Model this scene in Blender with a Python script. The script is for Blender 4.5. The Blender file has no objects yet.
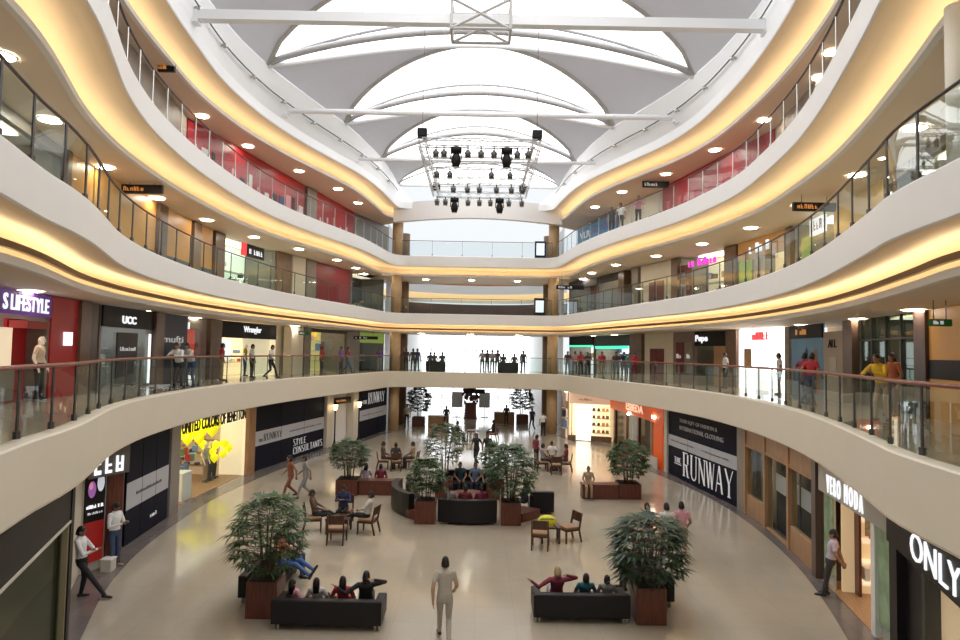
import bpy, bmesh, math, random
from mathutils import Vector, Matrix
random.seed(7)
PI = math.pi
sc = bpy.context.scene
COL = sc.collection
# ------------------------------------------------------------------ camera model
F, CZ = 640.0, 5.96
ROLL = math.radians(1.06)
PITCH = math.atan(32.3*math.cos(ROLL)/F)
cR, sR, cP, sP = math.cos(ROLL), math.sin(ROLL), math.cos(PITCH), math.sin(PITCH)
def ray(px, py):
    u, v = px-480, 320-py
    u2, v2 = u*cR-v*sR, u*sR+v*cR
    return u2, F*cP-v2*sP, F*sP+v2*cP
def P(px, py, z=0.0):
    """point of the plane at height z seen at a photo point"""
    x, y, w = ray(px, py); t = (z-CZ)/w
    return Vector((x*t, y*t, z))
def proj(X, Y, Z):
    Z -= CZ; d = Y*cP+Z*sP
    v2, u2 = (-Y*sP+Z*cP)*F/d, X*F/d
    return 480+u2*cR+v2*sR, 320-(-u2*sR+v2*cR)
cam = bpy.data.cameras.new('camera'); cam.lens = 24; cam.sensor_width = 36; cam.clip_end = 400
camo = bpy.data.objects.new('camera', cam); COL.objects.link(camo)
camo.matrix_world = Matrix.Translation((0, 0, CZ)) @ Matrix.Rotation(PI/2+PITCH, 4, 'X') @ Matrix.Rotation(ROLL, 4, 'Z')
sc.camera = camo
# ------------------------------------------------------------------ levels
L1, L2, L3, L4 = 4.4, 8.7, 13.0, 17.3
LV = {1: L1, 2: L2, 3: L3, 4: L4}
FAS = {1: 1.1, 2: .75, 3: .75, 4: .75}      # fascia heights
DROP = 1.35                                  # ceiling under a slab lies this far below its floor
# ------------------------------------------------------------------ materials
MATS = {}
def mat(name, col=(.5,.5,.5), rough=.6, metal=0, emit=0, ecol=None, var=0, vscale=8, bump=0, spec=.5, coat=0):
    if name in MATS: return MATS[name]
    m = bpy.data.materials.new(name); m.use_nodes = True
    nt = m.node_tree; b = nt.nodes['Principled BSDF']
    b.inputs['Base Color'].default_value = (*col, 1); b.inputs['Roughness'].default_value = rough
    b.inputs['Metallic'].default_value = metal; b.inputs['Specular IOR Level'].default_value = spec
    b.inputs['Coat Weight'].default_value = coat
    if emit:
        b.inputs['Emission Color'].default_value = (*(ecol or col), 1); b.inputs['Emission Strength'].default_value = emit
    if var or bump:
        tc = nt.nodes.new('ShaderNodeTexCoord'); n = nt.nodes.new('ShaderNodeTexNoise')
        n.inputs['Scale'].default_value = vscale; n.inputs['Detail'].default_value = 4
        nt.links.new(tc.outputs['Object'], n.inputs['Vector'])
        if var:
            r = nt.nodes.new('ShaderNodeMix'); r.data_type = 'RGBA'
            r.inputs[6].default_value = (*[c*(1-var) for c in col], 1); r.inputs[7].default_value = (*[min(1, c*(1+var)) for c in col], 1)
            nt.links.new(n.outputs['Fac'], r.inputs[0]); nt.links.new(r.outputs[2], b.inputs['Base Color'])
        if bump:
            bp = nt.nodes.new('ShaderNodeBump'); bp.inputs['Strength'].default_value = bump; bp.inputs['Distance'].default_value = .02
            nt.links.new(n.outputs['Fac'], bp.inputs['Height']); nt.links.new(bp.outputs[0], b.inputs['Normal'])
    MATS[name] = m; return m
def tile_mat(name, c1, c2, mortar, bw, bh, rough, msize=.004, spec=.5):
    m = mat(name, c1, rough, spec=spec); nt = m.node_tree; b = nt.nodes['Principled BSDF']
    tc = nt.nodes.new('ShaderNodeTexCoord'); br = nt.nodes.new('ShaderNodeTexBrick')
    br.inputs['Color1'].default_value = (*c1, 1); br.inputs['Color2'].default_value = (*c2, 1); br.inputs['Mortar'].default_value = (*mortar, 1)
    br.inputs['Scale'].default_value = 1; br.inputs['Mortar Size'].default_value = msize
    br.inputs['Brick Width'].default_value = bw; br.inputs['Row Height'].default_value = bh; br.offset = 0
    n = nt.nodes.new('ShaderNodeTexNoise'); n.inputs['Scale'].default_value = .6; n.inputs['Detail'].default_value = 5
    mx = nt.nodes.new('ShaderNodeMix'); mx.data_type = 'RGBA'; mx.blend_type = 'MULTIPLY'; mx.inputs[0].default_value = .2
    nt.links.new(tc.outputs['Object'], br.inputs['Vector']); nt.links.new(tc.outputs['Object'], n.inputs['Vector'])
    nt.links.new(br.outputs['Color'], mx.inputs[6]); nt.links.new(n.outputs['Fac'], mx.inputs[7]); nt.links.new(mx.outputs[2], b.inputs['Base Color'])
    return m
def wood_mat(name, c1, c2, rough=.45, scale=3, stretch=(6, 6, .6)):
    m = mat(name, c1, rough); nt = m.node_tree; b = nt.nodes['Principled BSDF']
    tc = nt.nodes.new('ShaderNodeTexCoord'); mp = nt.nodes.new('ShaderNodeMapping'); mp.inputs['Scale'].default_value = stretch
    n = nt.nodes.new('ShaderNodeTexNoise'); n.inputs['Scale'].default_value = scale; n.inputs['Detail'].default_value = 6
    r = nt.nodes.new('ShaderNodeValToRGB'); r.color_ramp.elements[0].position = .35; r.color_ramp.elements[1].position = .68
    r.color_ramp.elements[0].color = (*c1, 1); r.color_ramp.elements[1].color = (*c2, 1)
    nt.links.new(tc.outputs['Object'], mp.inputs[0]); nt.links.new(mp.outputs[0], n.inputs['Vector'])
    nt.links.new(n.outputs['Fac'], r.inputs[0]); nt.links.new(r.outputs[0], b.inputs['Base Color'])
    return m
def glass_mat(name, tint=(.9,.96,.94), gloss=.12, rough=.02, fres=.16):
    m = bpy.data.materials.new(name); m.use_nodes = True; nt = m.node_tree; nt.nodes.clear()
    o = nt.nodes.new('ShaderNodeOutputMaterial'); t = nt.nodes.new('ShaderNodeBsdfTransparent'); t.inputs[0].default_value = (*tint, 1)
    g = nt.nodes.new('ShaderNodeBsdfGlossy'); g.inputs['Roughness'].default_value = rough; g.inputs[0].default_value = (.95, 1, .98, 1)
    lw = nt.nodes.new('ShaderNodeLayerWeight'); lw.inputs[0].default_value = .25
    ma = nt.nodes.new('ShaderNodeMath'); ma.operation = 'MULTIPLY_ADD'; ma.inputs[1].default_value = fres; ma.inputs[2].default_value = gloss; ma.use_clamp = True
    mx = nt.nodes.new('ShaderNodeMixShader')
    nt.links.new(lw.outputs['Fresnel'], ma.inputs[0]); nt.links.new(ma.outputs[0], mx.inputs[0])
    nt.links.new(t.outputs[0], mx.inputs[1]); nt.links.new(g.outputs[0], mx.inputs[2]); nt.links.new(mx.outputs[0], o.inputs[0])
    MATS[name] = m; return m
def sky_mat(name, col, strength, seams=0):
    """glowing translucent cloth or a bright window"""
    m = mat(name, col, .8, emit=strength, ecol=col)
    return m
M_WHITE = mat('white_plaster', (.86,.85,.83), .45, var=.02, vscale=1.5)
M_CREAM = mat('cream_plaster', (.75,.69,.575), .5, var=.03, vscale=1.2)
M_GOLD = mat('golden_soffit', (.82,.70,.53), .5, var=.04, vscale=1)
M_BROWN = mat('brown_reveal', (.25,.15,.06), .6)
M_CEIL = mat('beige_ceiling', (.84,.72,.57), .6, var=.03, vscale=.8)
M_CEILR = mat('beige_ceiling_red_bounce', (.82,.64,.50), .6, var=.03, vscale=.8)  # warmer tint puts the red walls' bounce light into the colour
M_COVE = mat('warm_cove_light', (1,.72,.36), .5, emit=6.8, ecol=(1,.83,.55))
M_LAMP = mat('downlight_lens', (1,.97,.9), .4, emit=42, ecol=(1,.90,.74))
M_RING = mat('downlight_ring', (.9,.9,.88), .4)
M_GLASS = glass_mat('balustrade_glass', (.80,.88,.84), .035)
M_SHOPGLASS = glass_mat('shop_glass', (.93,.96,.95), .012, fres=.05)
M_TOPGLASS = glass_mat('top_balustrade_glass', (.82,.87,.88), .02, fres=.03)
M_DARKGLASS = glass_mat('dim_glass', (.45,.5,.45), .05)
M_RAIL = mat('dark_handrail', (.06,.035,.03), .35)
M_REDRAIL = wood_mat('red_wood_handrail', (.16,.035,.02), (.24,.06,.035), .3)
M_STEEL = mat('brushed_steel', (.55,.55,.52), .3, 1)
M_DSTEEL = mat('dark_steel', (.12,.12,.12), .4, .8)
M_BLACK = mat('black_panel', (.012,.011,.013), .45, spec=.25)
M_NAVY = mat('navy_hoarding', (.010,.011,.022), .6, var=.1, vscale=1, spec=.12)
M_STRIPE = mat('grey_stripe', (.50,.51,.56), .5)
M_STEXT = mat('stripe_lettering', (.20,.20,.24), .6)
M_LETTER = mat('pale_lettering', (.75,.75,.76), .5, emit=.25, ecol=(.8,.8,.82))
M_GLOWW = mat('white_sign_glow', (.2,.2,.2), .5, emit=1.0, ecol=(.95,.97,1))
M_LEATHER = mat('black_leather', (.011,.010,.013), .42, bump=.1, vscale=60, spec=.3)
M_PBROWN = wood_mat('mahogany', (.10,.028,.018), (.17,.05,.03), .38)
M_TEAK = wood_mat('teak', (.30,.16,.07), (.42,.24,.12), .45)
M_CHAIRW = wood_mat('walnut', (.06,.025,.014), (.11,.045,.025), .35)
M_CUSH = mat('tan_cushion', (.36,.22,.13), .7, var=.1, vscale=20)
M_LEAF = mat('palm_leaf', (.045,.10,.03), .42, var=.5, vscale=3, spec=.4)
M_LEAF2 = mat('dark_leaf', (.03,.065,.03), .42, var=.4, vscale=3)
M_STEM = mat('palm_stem', (.10,.075,.035), .7, var=.3, vscale=20)
M_SOIL = mat('potting_soil', (.03,.02,.015), .9, bump=.6, vscale=30)
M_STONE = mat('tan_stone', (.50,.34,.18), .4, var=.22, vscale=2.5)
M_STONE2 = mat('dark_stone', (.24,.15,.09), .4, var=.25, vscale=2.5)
M_RINGW = mat('bright_white_ring', (.88,.89,.90), .45, emit=.10, ecol=(.9,.95,1))  # slight emission put in to brighten the ring under the roof
M_MEM = mat('glowing_membrane', (1,1,1), .8, emit=2.4, ecol=(1,1,1))  # daylight through the cloth is put in as emission
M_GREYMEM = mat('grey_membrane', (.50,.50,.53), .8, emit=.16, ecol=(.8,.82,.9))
M_TUBE = mat('white_tube', (.82,.83,.85), .4, emit=.08, ecol=(.9,.95,1))
M_GTUBE = mat('grey_tube', (.55,.54,.53), .4)
M_RTUBE = mat('roof_truss_tube', (.50,.50,.52), .4)
M_ALU = mat('truss_aluminium', (.66,.67,.69), .35, .6)
# ------------------------------------------------------------------ mesh builder
class MB:
    def __init__(s): s.v = []; s.f = []; s.m = []; s.mi = 0
    def quad(s, a, b, c, d): s.poly([a, b, c, d])
    def poly(s, pts):
        n = len(s.v); s.v += [tuple(p) for p in pts]; s.f.append(tuple(range(n, n+len(pts)))); s.m.append(s.mi)
    def hexa(s, p):
        n = len(s.v); s.v += [tuple(q) for q in p]
        for f in ((0,3,2,1),(4,5,6,7),(0,1,5,4),(1,2,6,5),(2,3,7,6),(3,0,4,7)):
            s.f.append(tuple(n+i for i in f)); s.m.append(s.mi)
    def box(s, x0, x1, y0, y1, z0, z1):
        s.hexa([(x0,y0,z0),(x1,y0,z0),(x1,y1,z0),(x0,y1,z0),(x0,y0,z1),(x1,y0,z1),(x1,y1,z1),(x0,y1,z1)])
    def fb(s, fr, u0, u1, d0, d1, z0, z1):
        """box in a shopfront's frame: u along it, d behind its front, z up"""
        A, u, n = fr[:3]
        g = lambda U, D, z: (A[0]+u[0]*U-n[0]*D, A[1]+u[1]*U-n[1]*D, z)
        s.hexa([g(u0,d0,z0),g(u1,d0,z0),g(u1,d1,z0),g(u0,d1,z0),g(u0,d0,z1),g(u1,d0,z1),g(u1,d1,z1),g(u0,d1,z1)])
    def ribbon(s, a, b):
        n = len(s.v); k = len(a); s.v += [tuple(p) for p in a]+[tuple(p) for p in b]
        for i in range(k-1): s.f.append((n+i, n+i+1, n+k+i+1, n+k+i)); s.m.append(s.mi)
    def strips(s, rows):
        for a, b in zip(rows, rows[1:]): s.ribbon(a, b)
    def tube(s, pts, r, n=8, cap=True, flat=1.0):
        pts = [Vector(p) for p in pts]; rr = r if isinstance(r, (list, tuple)) else [r]*len(pts)
        rows = []
        for i, p in enumerate(pts):
            t = (pts[min(i+1, len(pts)-1)]-pts[max(i-1, 0)])
            t = t.normalized() if t.length > 1e-9 else Vector((0,0,1))
            up = Vector((0,0,1)) if abs(t.z) < .95 else Vector((0,1,0))
            a = t.cross(up).normalized(); b = a.cross(t)
            rows.append([p+(a*math.cos(2*PI*j/n)+b*math.sin(2*PI*j/n)*flat)*rr[i] for j in range(n)])
        n0 = len(s.v)
        for row in rows: s.v += [tuple(q) for q in row]
        for i in range(len(rows)-1):
            for j in range(n):
                k = (j+1) % n
                s.f.append((n0+i*n+j, n0+i*n+k, n0+(i+1)*n+k, n0+(i+1)*n+j)); s.m.append(s.mi)
        if cap:
            s.f.append(tuple(n0+j for j in reversed(range(n)))); s.m.append(s.mi)
            e = n0+(len(rows)-1)*n; s.f.append(tuple(e+j for j in range(n))); s.m.append(s.mi)
    def cyl(s, p0, p1, r, r1=None, n=12): s.tube([p0, p1], [r, r if r1 is None else r1], n)
    def lathe(s, prof, c=(0,0,0), n=16, sx=1, sy=1, cap=True):
        n0 = len(s.v)
        for r, z in prof:
            for j in range(n):
                a = 2*PI*j/n; s.v.append((c[0]+r*sx*math.cos(a), c[1]+r*sy*math.sin(a), c[2]+z))
        for i in range(len(prof)-1):
            for j in range(n):
                k = (j+1) % n; s.f.append((n0+i*n+j, n0+i*n+k, n0+(i+1)*n+k, n0+(i+1)*n+j)); s.m.append(s.mi)
        if not cap: return
        s.f.append(tuple(n0+j for j in reversed(range(n)))); s.m.append(s.mi)
        e = n0+(len(prof)-1)*n; s.f.append(tuple(e+j for j in range(n))); s.m.append(s.mi)
    def ell(s, c, r, n=10, k=6, M=None):
        """ellipsoid"""
        n0 = len(s.v)
        for i in range(k+1):
            t = -PI/2+PI*i/k; t = max(-PI/2+.02, min(PI/2-.02, t))
            for j in range(n):
                a = 2*PI*j/n
                q = Vector((r[0]*math.cos(t)*math.cos(a), r[1]*math.cos(t)*math.sin(a), r[2]*math.sin(t)))
                if M is not None: q = M @ q
                s.v.append(tuple(q+Vector(c)))
        for i in range(k):
            for j in range(n):
                q = (j+1) % n; s.f.append((n0+i*n+j, n0+i*n+q, n0+(i+1)*n+q, n0+(i+1)*n+j)); s.m.append(s.mi)
        s.f.append(tuple(n0+j for j in reversed(range(n)))); s.m.append(s.mi)
        e = n0+k*n; s.f.append(tuple(e+j for j in range(n))); s.m.append(s.mi)
    def mesh(s, name, mats, smooth=False):
        me = bpy.data.meshes.new(name); me.from_pydata(s.v, [], s.f)
        for m in (mats if isinstance(mats, (list, tuple)) else [mats]): me.materials.append(m)
        me.polygons.foreach_set('material_index', s.m)
        if smooth: me.polygons.foreach_set('use_smooth', [True]*len(s.f))
        me.update(); return me
    def build(s, name, mats, parent=None, smooth=False, bevel=0, fix=False):
        me = s.mesh(name, mats, smooth)
        if fix:
            bm = bmesh.new(); bm.from_mesh(me); bmesh.ops.recalc_face_normals(bm, faces=bm.faces); bm.to_mesh(me); bm.free()
        return link(name, me, parent, bevel)
def link(name, me, parent=None, bevel=0):
    o = bpy.data.objects.new(name, me); COL.objects.link(o)
    if parent is not None: o.parent = parent
    if bevel:
        b = o.modifiers.new('bevel', 'BEVEL'); b.width = bevel; b.segments = 2; b.limit_method = 'ANGLE'
    return o
def tag(o, label=None, cat=None, group=None, kind=None):
    if label: o['label'] = label
    if cat: o['category'] = cat
    if group: o['group'] = group
    if kind: o['kind'] = kind
    return o
def thing(name, label, cat, loc=(0,0,0), rz=0, group=None):
    o = bpy.data.objects.new(name, None); COL.objects.link(o); o.location = loc; o.rotation_euler = (0,0,rz); o.empty_display_size = .2
    return tag(o, label, cat, group)
def struct(name, mb, m, smooth=False, label=None):
    o = mb.build(name, m, None, smooth); o['kind'] = 'structure'
    if label: o['label'] = label; o['category'] = name.split('_')[0].split('.')[0]
    return o
def copy_tree(o, parent=None):
    c = o.copy(); COL.objects.link(c)
    if parent is not None: c.parent = parent
    for ch in list(o.children): copy_tree(ch, c)
    return c
ORD = 'first second third fourth fifth sixth seventh eighth ninth tenth eleventh twelfth thirteenth fourteenth fifteenth sixteenth'.split()
# ------------------------------------------------------------------ curves
class Curve:
    def __init__(s, pts, step=.35):
        pts = [Vector((p[0], p[1])) for p in pts]; d = []
        q = [pts[0]*2-pts[1]]+pts+[pts[-1]*2-pts[-2]]
        for i in range(1, len(q)-2):
            for k in range(12):
                t = k/12; a, b, c, e = q[i-1], q[i], q[i+1], q[i+2]
                d.append(.5*((2*b)+(c-a)*t+(2*a-5*b+4*c-e)*t*t+(3*b-a-3*c+e)*t**3))
        d.append(pts[-1]); s.set(d)
    def set(s, d):
        s.d = d; s.s = [0]
        for a, b in zip(d, d[1:]): s.s.append(s.s[-1]+(b-a).length)
        s.len = s.s[-1]
    def at(s, t):
        t = max(0, min(s.len, t)); lo, hi = 0, len(s.s)-1
        while hi-lo > 1:
            m = (lo+hi)//2
            if s.s[m] <= t: lo = m
            else: hi = m
        k = (t-s.s[lo])/max(1e-9, s.s[hi]-s.s[lo]); return s.d[lo].lerp(s.d[hi], k)
    def tan(s, t): return (s.at(t+.15)-s.at(t-.15)).normalized()
    def off(s, dist, side):
        """curve moved dist away from the atrium; side -1 left, +1 right"""
        out = []
        for i in range(len(s.d)):
            t = s.tan(s.s[i]); n = Vector((-t.y, t.x)) if side < 0 else Vector((t.y, -t.x))
            out.append(s.d[i]+n*dist)
        c = Curve.__new__(Curve); c.set(out); return c
    def pts(s, z, n=90, t0=0, t1=None):
        t1 = s.len if t1 is None else t1
        return [(*s.at(t0+(t1-t0)*i/n), z) for i in range(n+1)]
    def px(s, x, z):
        """arc length where the curve at height z shows at photo column x"""
        lo, hi = 0, s.len
        best, bt = 1e9, 0
        N = 400
        for i in range(N+1):
            t = s.len*i/N; q = s.at(t)
            if q.y < 4: continue
            e = abs(proj(q.x, q.y, z)[0]-x)
            if e < best: best, bt = e, t
        return bt
EDGE = {-1: Curve([(-4.7,2.5),(-5.6,5.8),(-6.45,8.5),(-7.0,10.2),(-7.27,11.3),(-7.65,12.5),(-8.2,13.9),(-8.8,15.4),(-9.3,17),(-9.75,19),(-10.1,21.8),(-10.3,25),(-10.15,28),(-9.75,31.5),(-9.0,35.5),(-8.0,39.5),(-7.2,43.5),(-6.75,46),(-6.2,47.3)]),
        1: Curve([(5.0,2.5),(6.0,5.6),(6.5,8.6),(6.7,9.9),(6.92,10.9),(7.3,12.0),(7.85,13.7),(8.55,16),(9.2,18.7),(9.65,21.8),(9.85,25),(9.7,28.5),(9.1,32),(8.1,36.5),(7.0,41.5),(6.25,45),(5.6,47.3)])}
WALL = {-1: Curve([(-8.0,2),(-9.4,8),(-10.7,12),(-12.0,17),(-12.8,24),(-13.0,31),(-12.2,36),(-10.9,40.5),(-9.8,44.5),(-8.6,48.5),(-7.5,51.5)]),
        1: Curve([(8.2,2),(9.4,8),(10.7,12),(12.1,17),(13.4,26),(12.9,32),(11.5,36.5),(10.2,40.8),(9.0,45),(7.9,49),(6.7,51.5)])}
WALL3 = {-1: Curve([(-8.0,2),(-9.4,8),(-10.1,11.3),(-11.4,15),(-12.5,20),(-12.95,25),(-12.7,31),(-11.9,35),(-10.9,38.5),(-10.0,42),(-9.3,46),(-8.4,49),(-7.5,51.5)]),
         1: Curve([(8.2,2),(9.4,8.5),(9.9,11),(11,15),(12,19.5),(12.7,25),(12.5,31.5),(11.7,34.5),(10.6,38),(9.6,42),(8.6,46),(7.6,49.5),(6.7,51.5)])}
SIDE = {-1: 'left', 1: 'right'}
RINGTOP = {-1: Curve([(-5.0,4),(-7.2,10),(-8.9,15),(-9.75,20),(-9.95,24),(-9.5,27.8),(-8.4,32),(-7.5,35.3),(-6.7,40),(-6.4,44),(-6.3,47.5)]),
           1: Curve([(5.2,4),(7.0,10),(8.6,15),(9.5,20),(9.7,24),(9.3,27.8),(8.0,32),(6.95,35),(6.1,40),(5.8,44),(5.7,47.5)])}
RZ = 18.4
# ------------------------------------------------------------------ text
def text_mesh(txt, w, h, depth=.03, bold=0):
    c = bpy.data.curves.new('t', 'FONT'); c.body = txt; c.size = 1; c.extrude = .01; c.offset = bold; c.resolution_u = 3
    o = bpy.data.objects.new('t', c); COL.objects.link(o)
    dg = bpy.context.evaluated_depsgraph_get(); me = bpy.data.meshes.new_from_object(o.evaluated_get(dg))
    bpy.data.objects.remove(o); bpy.data.curves.remove(c)
    xs = [v.co.x for v in me.vertices]; ys = [v.co.y for v in me.vertices]
    x0, x1, y0, y1 = min(xs), max(xs), min(ys), max(ys)
    for v in me.vertices:
        v.co = ((v.co.x-x0)/(x1-x0)*w, (v.co.y-y0)/(y1-y0)*h, v.co.z/.02*depth)
    return me
def put_text(name, txt, fr, u0, u1, z0, z1, m, parent, out=.03, bold=0, me=None):
    A, u, n = fr[:3]
    me = me or text_mesh(txt, u1-u0, z1-z0, bold=bold); me.materials.clear(); me.materials.append(m)
    M = Matrix(((u[0],0,n[0],A[0]+u[0]*u0+n[0]*out),(u[1],0,n[1],A[1]+u[1]*u0+n[1]*out),(0,1,0,z0),(0,0,0,1)))
    me.transform(M); return link(name, me, parent)
# condensed display capitals with thick and thin strokes, x 0..1 by y 0..1
SERIF = {
 'R': [('I',.18,.16),('B',.18,.5,.85)], 'U': [('I',.18,.16,.2),('t',.86,.2),('u',.18,.86)], 'N': [('t',.16,0),('t',.88,0),('d',.14,1,.88,0,.17)],
 'W': [('d',.02,1,.30,0,.13),('d',.30,0,.50,1,.05),('d',.46,1,.74,0,.13),('d',.74,0,.98,1,.05)],
 'A': [('d',.08,0,.46,1,.05),('d',.48,1,.84,0,.15),('h',.24,.68,.34)], 'Y': [('d',.06,1,.5,.45,.14),('d',.5,.45,.92,1,.05),('I',.5,.15,0,.45)],
 'T': [('I',.5,.16),('h',.06,.94,.97)], 'H': [('I',.2,.16),('I',.8,.16),('h',.2,.8,.5)], 'E': [('I',.22,.16),('h',.22,.9,.97),('h',.22,.7,.5),('h',.22,.9,.03)],
 'S': [('d',.16,.78,.84,.24,.17),('h',.2,.82,.97),('h',.16,.78,.03),('t',.16,.75,1),('t',.84,0,.25)], 'L': [('I',.22,.16),('h',.22,.9,.03)],
 'C': [('I',.2,.16,.1,.9),('h',.2,.85,.97),('h',.2,.85,.03),('t',.86,.75,1),('t',.86,0,.22)], 'O': [('I',.18,.15,.1,.9),('I',.84,.15,.1,.9),('h',.18,.84,.97),('h',.18,.84,.03)]}
def serif_mesh(txt, w, h, depth=.02):
    mb = MB(); cw = 1.0/len(txt)
    for i, ch in enumerate(txt):
        X = lambda x: (i+.06+.88*x)*cw*w
        def bar(x0, x1, y0, y1, sl=0):
            mb.hexa([(X(x0),y0*h,0),(X(x1),y0*h,0),(X(x1+sl),y1*h,0),(X(x0+sl),y1*h,0),(X(x0),y0*h,depth),(X(x1),y0*h,depth),(X(x1+sl),y1*h,depth),(X(x0+sl),y1*h,depth)])
        for st in SERIF.get(ch, ()):
            k = st[0]
            if k == 'I':
                y0, y1 = (st[3] if len(st) > 3 else 0), (st[4] if len(st) > 4 else 1)
                bar(st[1]-st[2]/2, st[1]+st[2]/2, y0, y1); 
                for y in (0, .97):
                    if y0 <= y <= y1: bar(st[1]-.17, st[1]+.17, y, y+.03)
            elif k == 't':
                y0, y1 = st[2], (st[3] if len(st) > 3 else 1); bar(st[1]-.03, st[1]+.03, y0, y1)
                if y1 == 1: bar(st[1]-.13, st[1]+.13, .97, 1)
                elif y0 == 0: bar(st[1]-.13, st[1]+.13, 0, .03)
            elif k == 'h': bar(st[1], st[2], st[3]-.025, st[3]+.03)
            elif k == 'd':
                x0, y0, x1, y1, t = st[1:]
                if y0 > y1: x0, y0, x1, y1 = x1, y1, x0, y0
                bar(x0-t/2, x0+t/2, y0, y1, x1-x0)
            elif k == 'u':
                for a in range(6):
                    b0, b1 = PI+PI*a/6, PI+PI*(a+1)/6; c = (st[1]+st[2])/2; r = (st[2]-st[1])/2
                    mb.hexa([(X(c+r*math.cos(q)*e), (.2+.2*math.sin(q)*e)*h, z) for z in (0, depth) for q, e in ((b0, 1.08), (b1, 1.08), (b1, .82), (b0, .82))])
            elif k == 'B':
                x, ym, x1 = st[1:]
                bar(x, x1-.1, .97, 1); bar(x, x1-.1, .48, .51); bar(x1-.16, x1, .55, .94); bar(x1-.05, x1+.13, 0, .03)
                mb.hexa([(X(x1-.16),0,0),(X(x1+.02),0,0),(X(.62),.5*h,0),(X(.46),.5*h,0),(X(x1-.16),0,depth),(X(x1+.02),0,depth),(X(.62),.5*h,depth),(X(.46),.5*h,depth)])
    return mb.mesh('lettering', M_LETTER)
def scrawl_mesh(w, h, n, seed=1, depth=.02):
    """worn or unreadable lettering: short upright marks like a line of type too small to read"""
    r = random.Random(seed); mb = MB(); x = 0; cw = w/n
    for i in range(n):
        if r.random() < .14: continue
        x = i*cw; hh = h*r.choice((1, .72, .72, 1)); t = cw*.2
        mb.box(x, x+t, 0, hh, 0, depth)
        k = r.random()
        if k < .6: mb.box(x+cw*.5, x+cw*.5+t, 0, hh*.95, 0, depth)
        mb.box(x, x+cw*.6, *((hh*.82, hh) if k < .5 else (0, hh*.18)), 0, depth)
        if k > .3: mb.box(x, x+cw*.55, hh*.42, hh*.56, 0, depth)
    return mb.mesh('lettering', M_LETTER)
def frame(A, B, z=0):
    A, B = Vector((A[0], A[1])), Vector((B[0], B[1])); u = (B-A); L = u.length; u = u/L
    return (A, u, Vector((u.y, -u.x)), L)

YB = 47.3
def _arc(a, c, b, n=10): return [a*(1-i/n)**2+c*2*(i/n)*(1-i/n)+b*(i/n)**2 for i in range(1, n)]
def make_loop(E):
    """one curve: along the left gallery, round the corner, across the bridge and back along the right gallery; and the two side curves with their corners"""
    L, R = [q for q in E[-1].d if q.y < 46.3], [q for q in E[1].d if q.y < 46.3]
    ta, tb = (L[-1]-L[-2]).normalized(), (R[-1]-R[-2]).normalized()
    ca, cb = L[-1]+ta*((YB-L[-1].y)/ta.y), R[-1]+tb*((YB-R[-1].y)/tb.y)
    pa, pb = Vector((ca.x+1.0, YB)), Vector((cb.x-1.0, YB)); aa, ab = _arc(L[-1], ca, pa), _arc(pb, cb, R[-1])
    c = [Curve.__new__(Curve) for _ in range(3)]
    c[0].set(L+aa+[pa.lerp(pb, i/20) for i in range(21)]+ab+R[::-1]); c[1].set(L+aa+[pa]); c[2].set(R+ab[::-1]+[pb])
    return c[0], {-1: c[1], 1: c[2]}
NEAR = {-1: [(-4.7,2.5),(-5.6,5.8),(-6.45,8.5),(-7.0,10.2),(-7.27,11.3),(-7.65,12.5),(-8.2,13.9),(-8.8,15.4),(-9.3,17),(-9.75,19),(-10.1,21.8)],
        1: [(5.0,2.5),(6.0,5.6),(6.5,8.6),(6.7,9.9),(6.92,10.9),(7.3,12.0),(7.85,13.7),(8.55,16),(9.2,18.7),(9.65,21.8)]}
EDGE3 = {-1: Curve(NEAR[-1]+[(-10.25,25),(-10.15,28.8),(-9.7,32),(-9.05,34.6),(-8.3,37.1),(-7.55,39.8),(-7.0,43),(-6.6,46),(-6.3,47.3)]),
         1: Curve(NEAR[1]+[(9.88,25),(9.4,29),(8.7,31.8),(7.7,35),(6.85,38.1),(6.2,41.3),(5.8,45),(5.5,47.3)])}
EDGE4 = {-1: Curve(NEAR[-1]+[(-10.35,25),(-10.1,28.5),(-9.35,32),(-8.35,35.2),(-7.4,38.1),(-6.8,41.2),(-6.45,44.5),(-6.2,47.3)]),
         1: Curve(NEAR[1]+[(9.85,25),(9.75,28.7),(9.15,31.7),(8.1,34.4),(6.9,37.3),(6.0,40.3),(5.5,44),(5.2,47.3)])}
LOOP, _ = make_loop(EDGE); LOOP3, _ = make_loop(EDGE3); _, RING = make_loop(EDGE4)
EDGES = {1: EDGE, 2: EDGE, 3: EDGE3, 4: RING}; LOOPS = {1: LOOP, 2: LOOP, 3: LOOP3}
# ================================================================== THE SETTING
w = bpy.data.worlds.new('sky'); sc.world = w; w.use_nodes = True
w.node_tree.nodes['Background'].inputs[0].default_value = (.93,.97,1,1); w.node_tree.nodes['Background'].inputs[1].default_value = 1.0
sc.view_settings.view_transform = 'Standard'
sc.view_settings.exposure = 0.0
M_FLOOR = tile_mat('cream_floor_tiles', (.49,.425,.335), (.47,.41,.325), (.38,.33,.27), .9, .9, .12)
M_GRAN = tile_mat('dark_granite_tiles', (.20,.17,.16), (.17,.145,.14), (.1,.09,.09), .6, .6, .2)
M_UFLOOR = tile_mat('gallery_floor_tiles', (.55,.46,.35), (.50,.42,.32), (.3,.25,.2), .8, .8, .15)
M_WALLT = mat('tan_wall', (.48,.36,.25), .6, var=.1, vscale=.7)
M_WHITEW = mat('far_white_wall', (.8,.81,.82), .6)
M_DAY = mat('daylight_window', (1,1,1), .6, emit=2.3, ecol=(.93,.97,1))
mb = MB(); mb.quad((-22,-8,0),(22,-8,0),(22,92,0),(-22,92,0)); struct('floor', mb, M_FLOOR)
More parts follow.
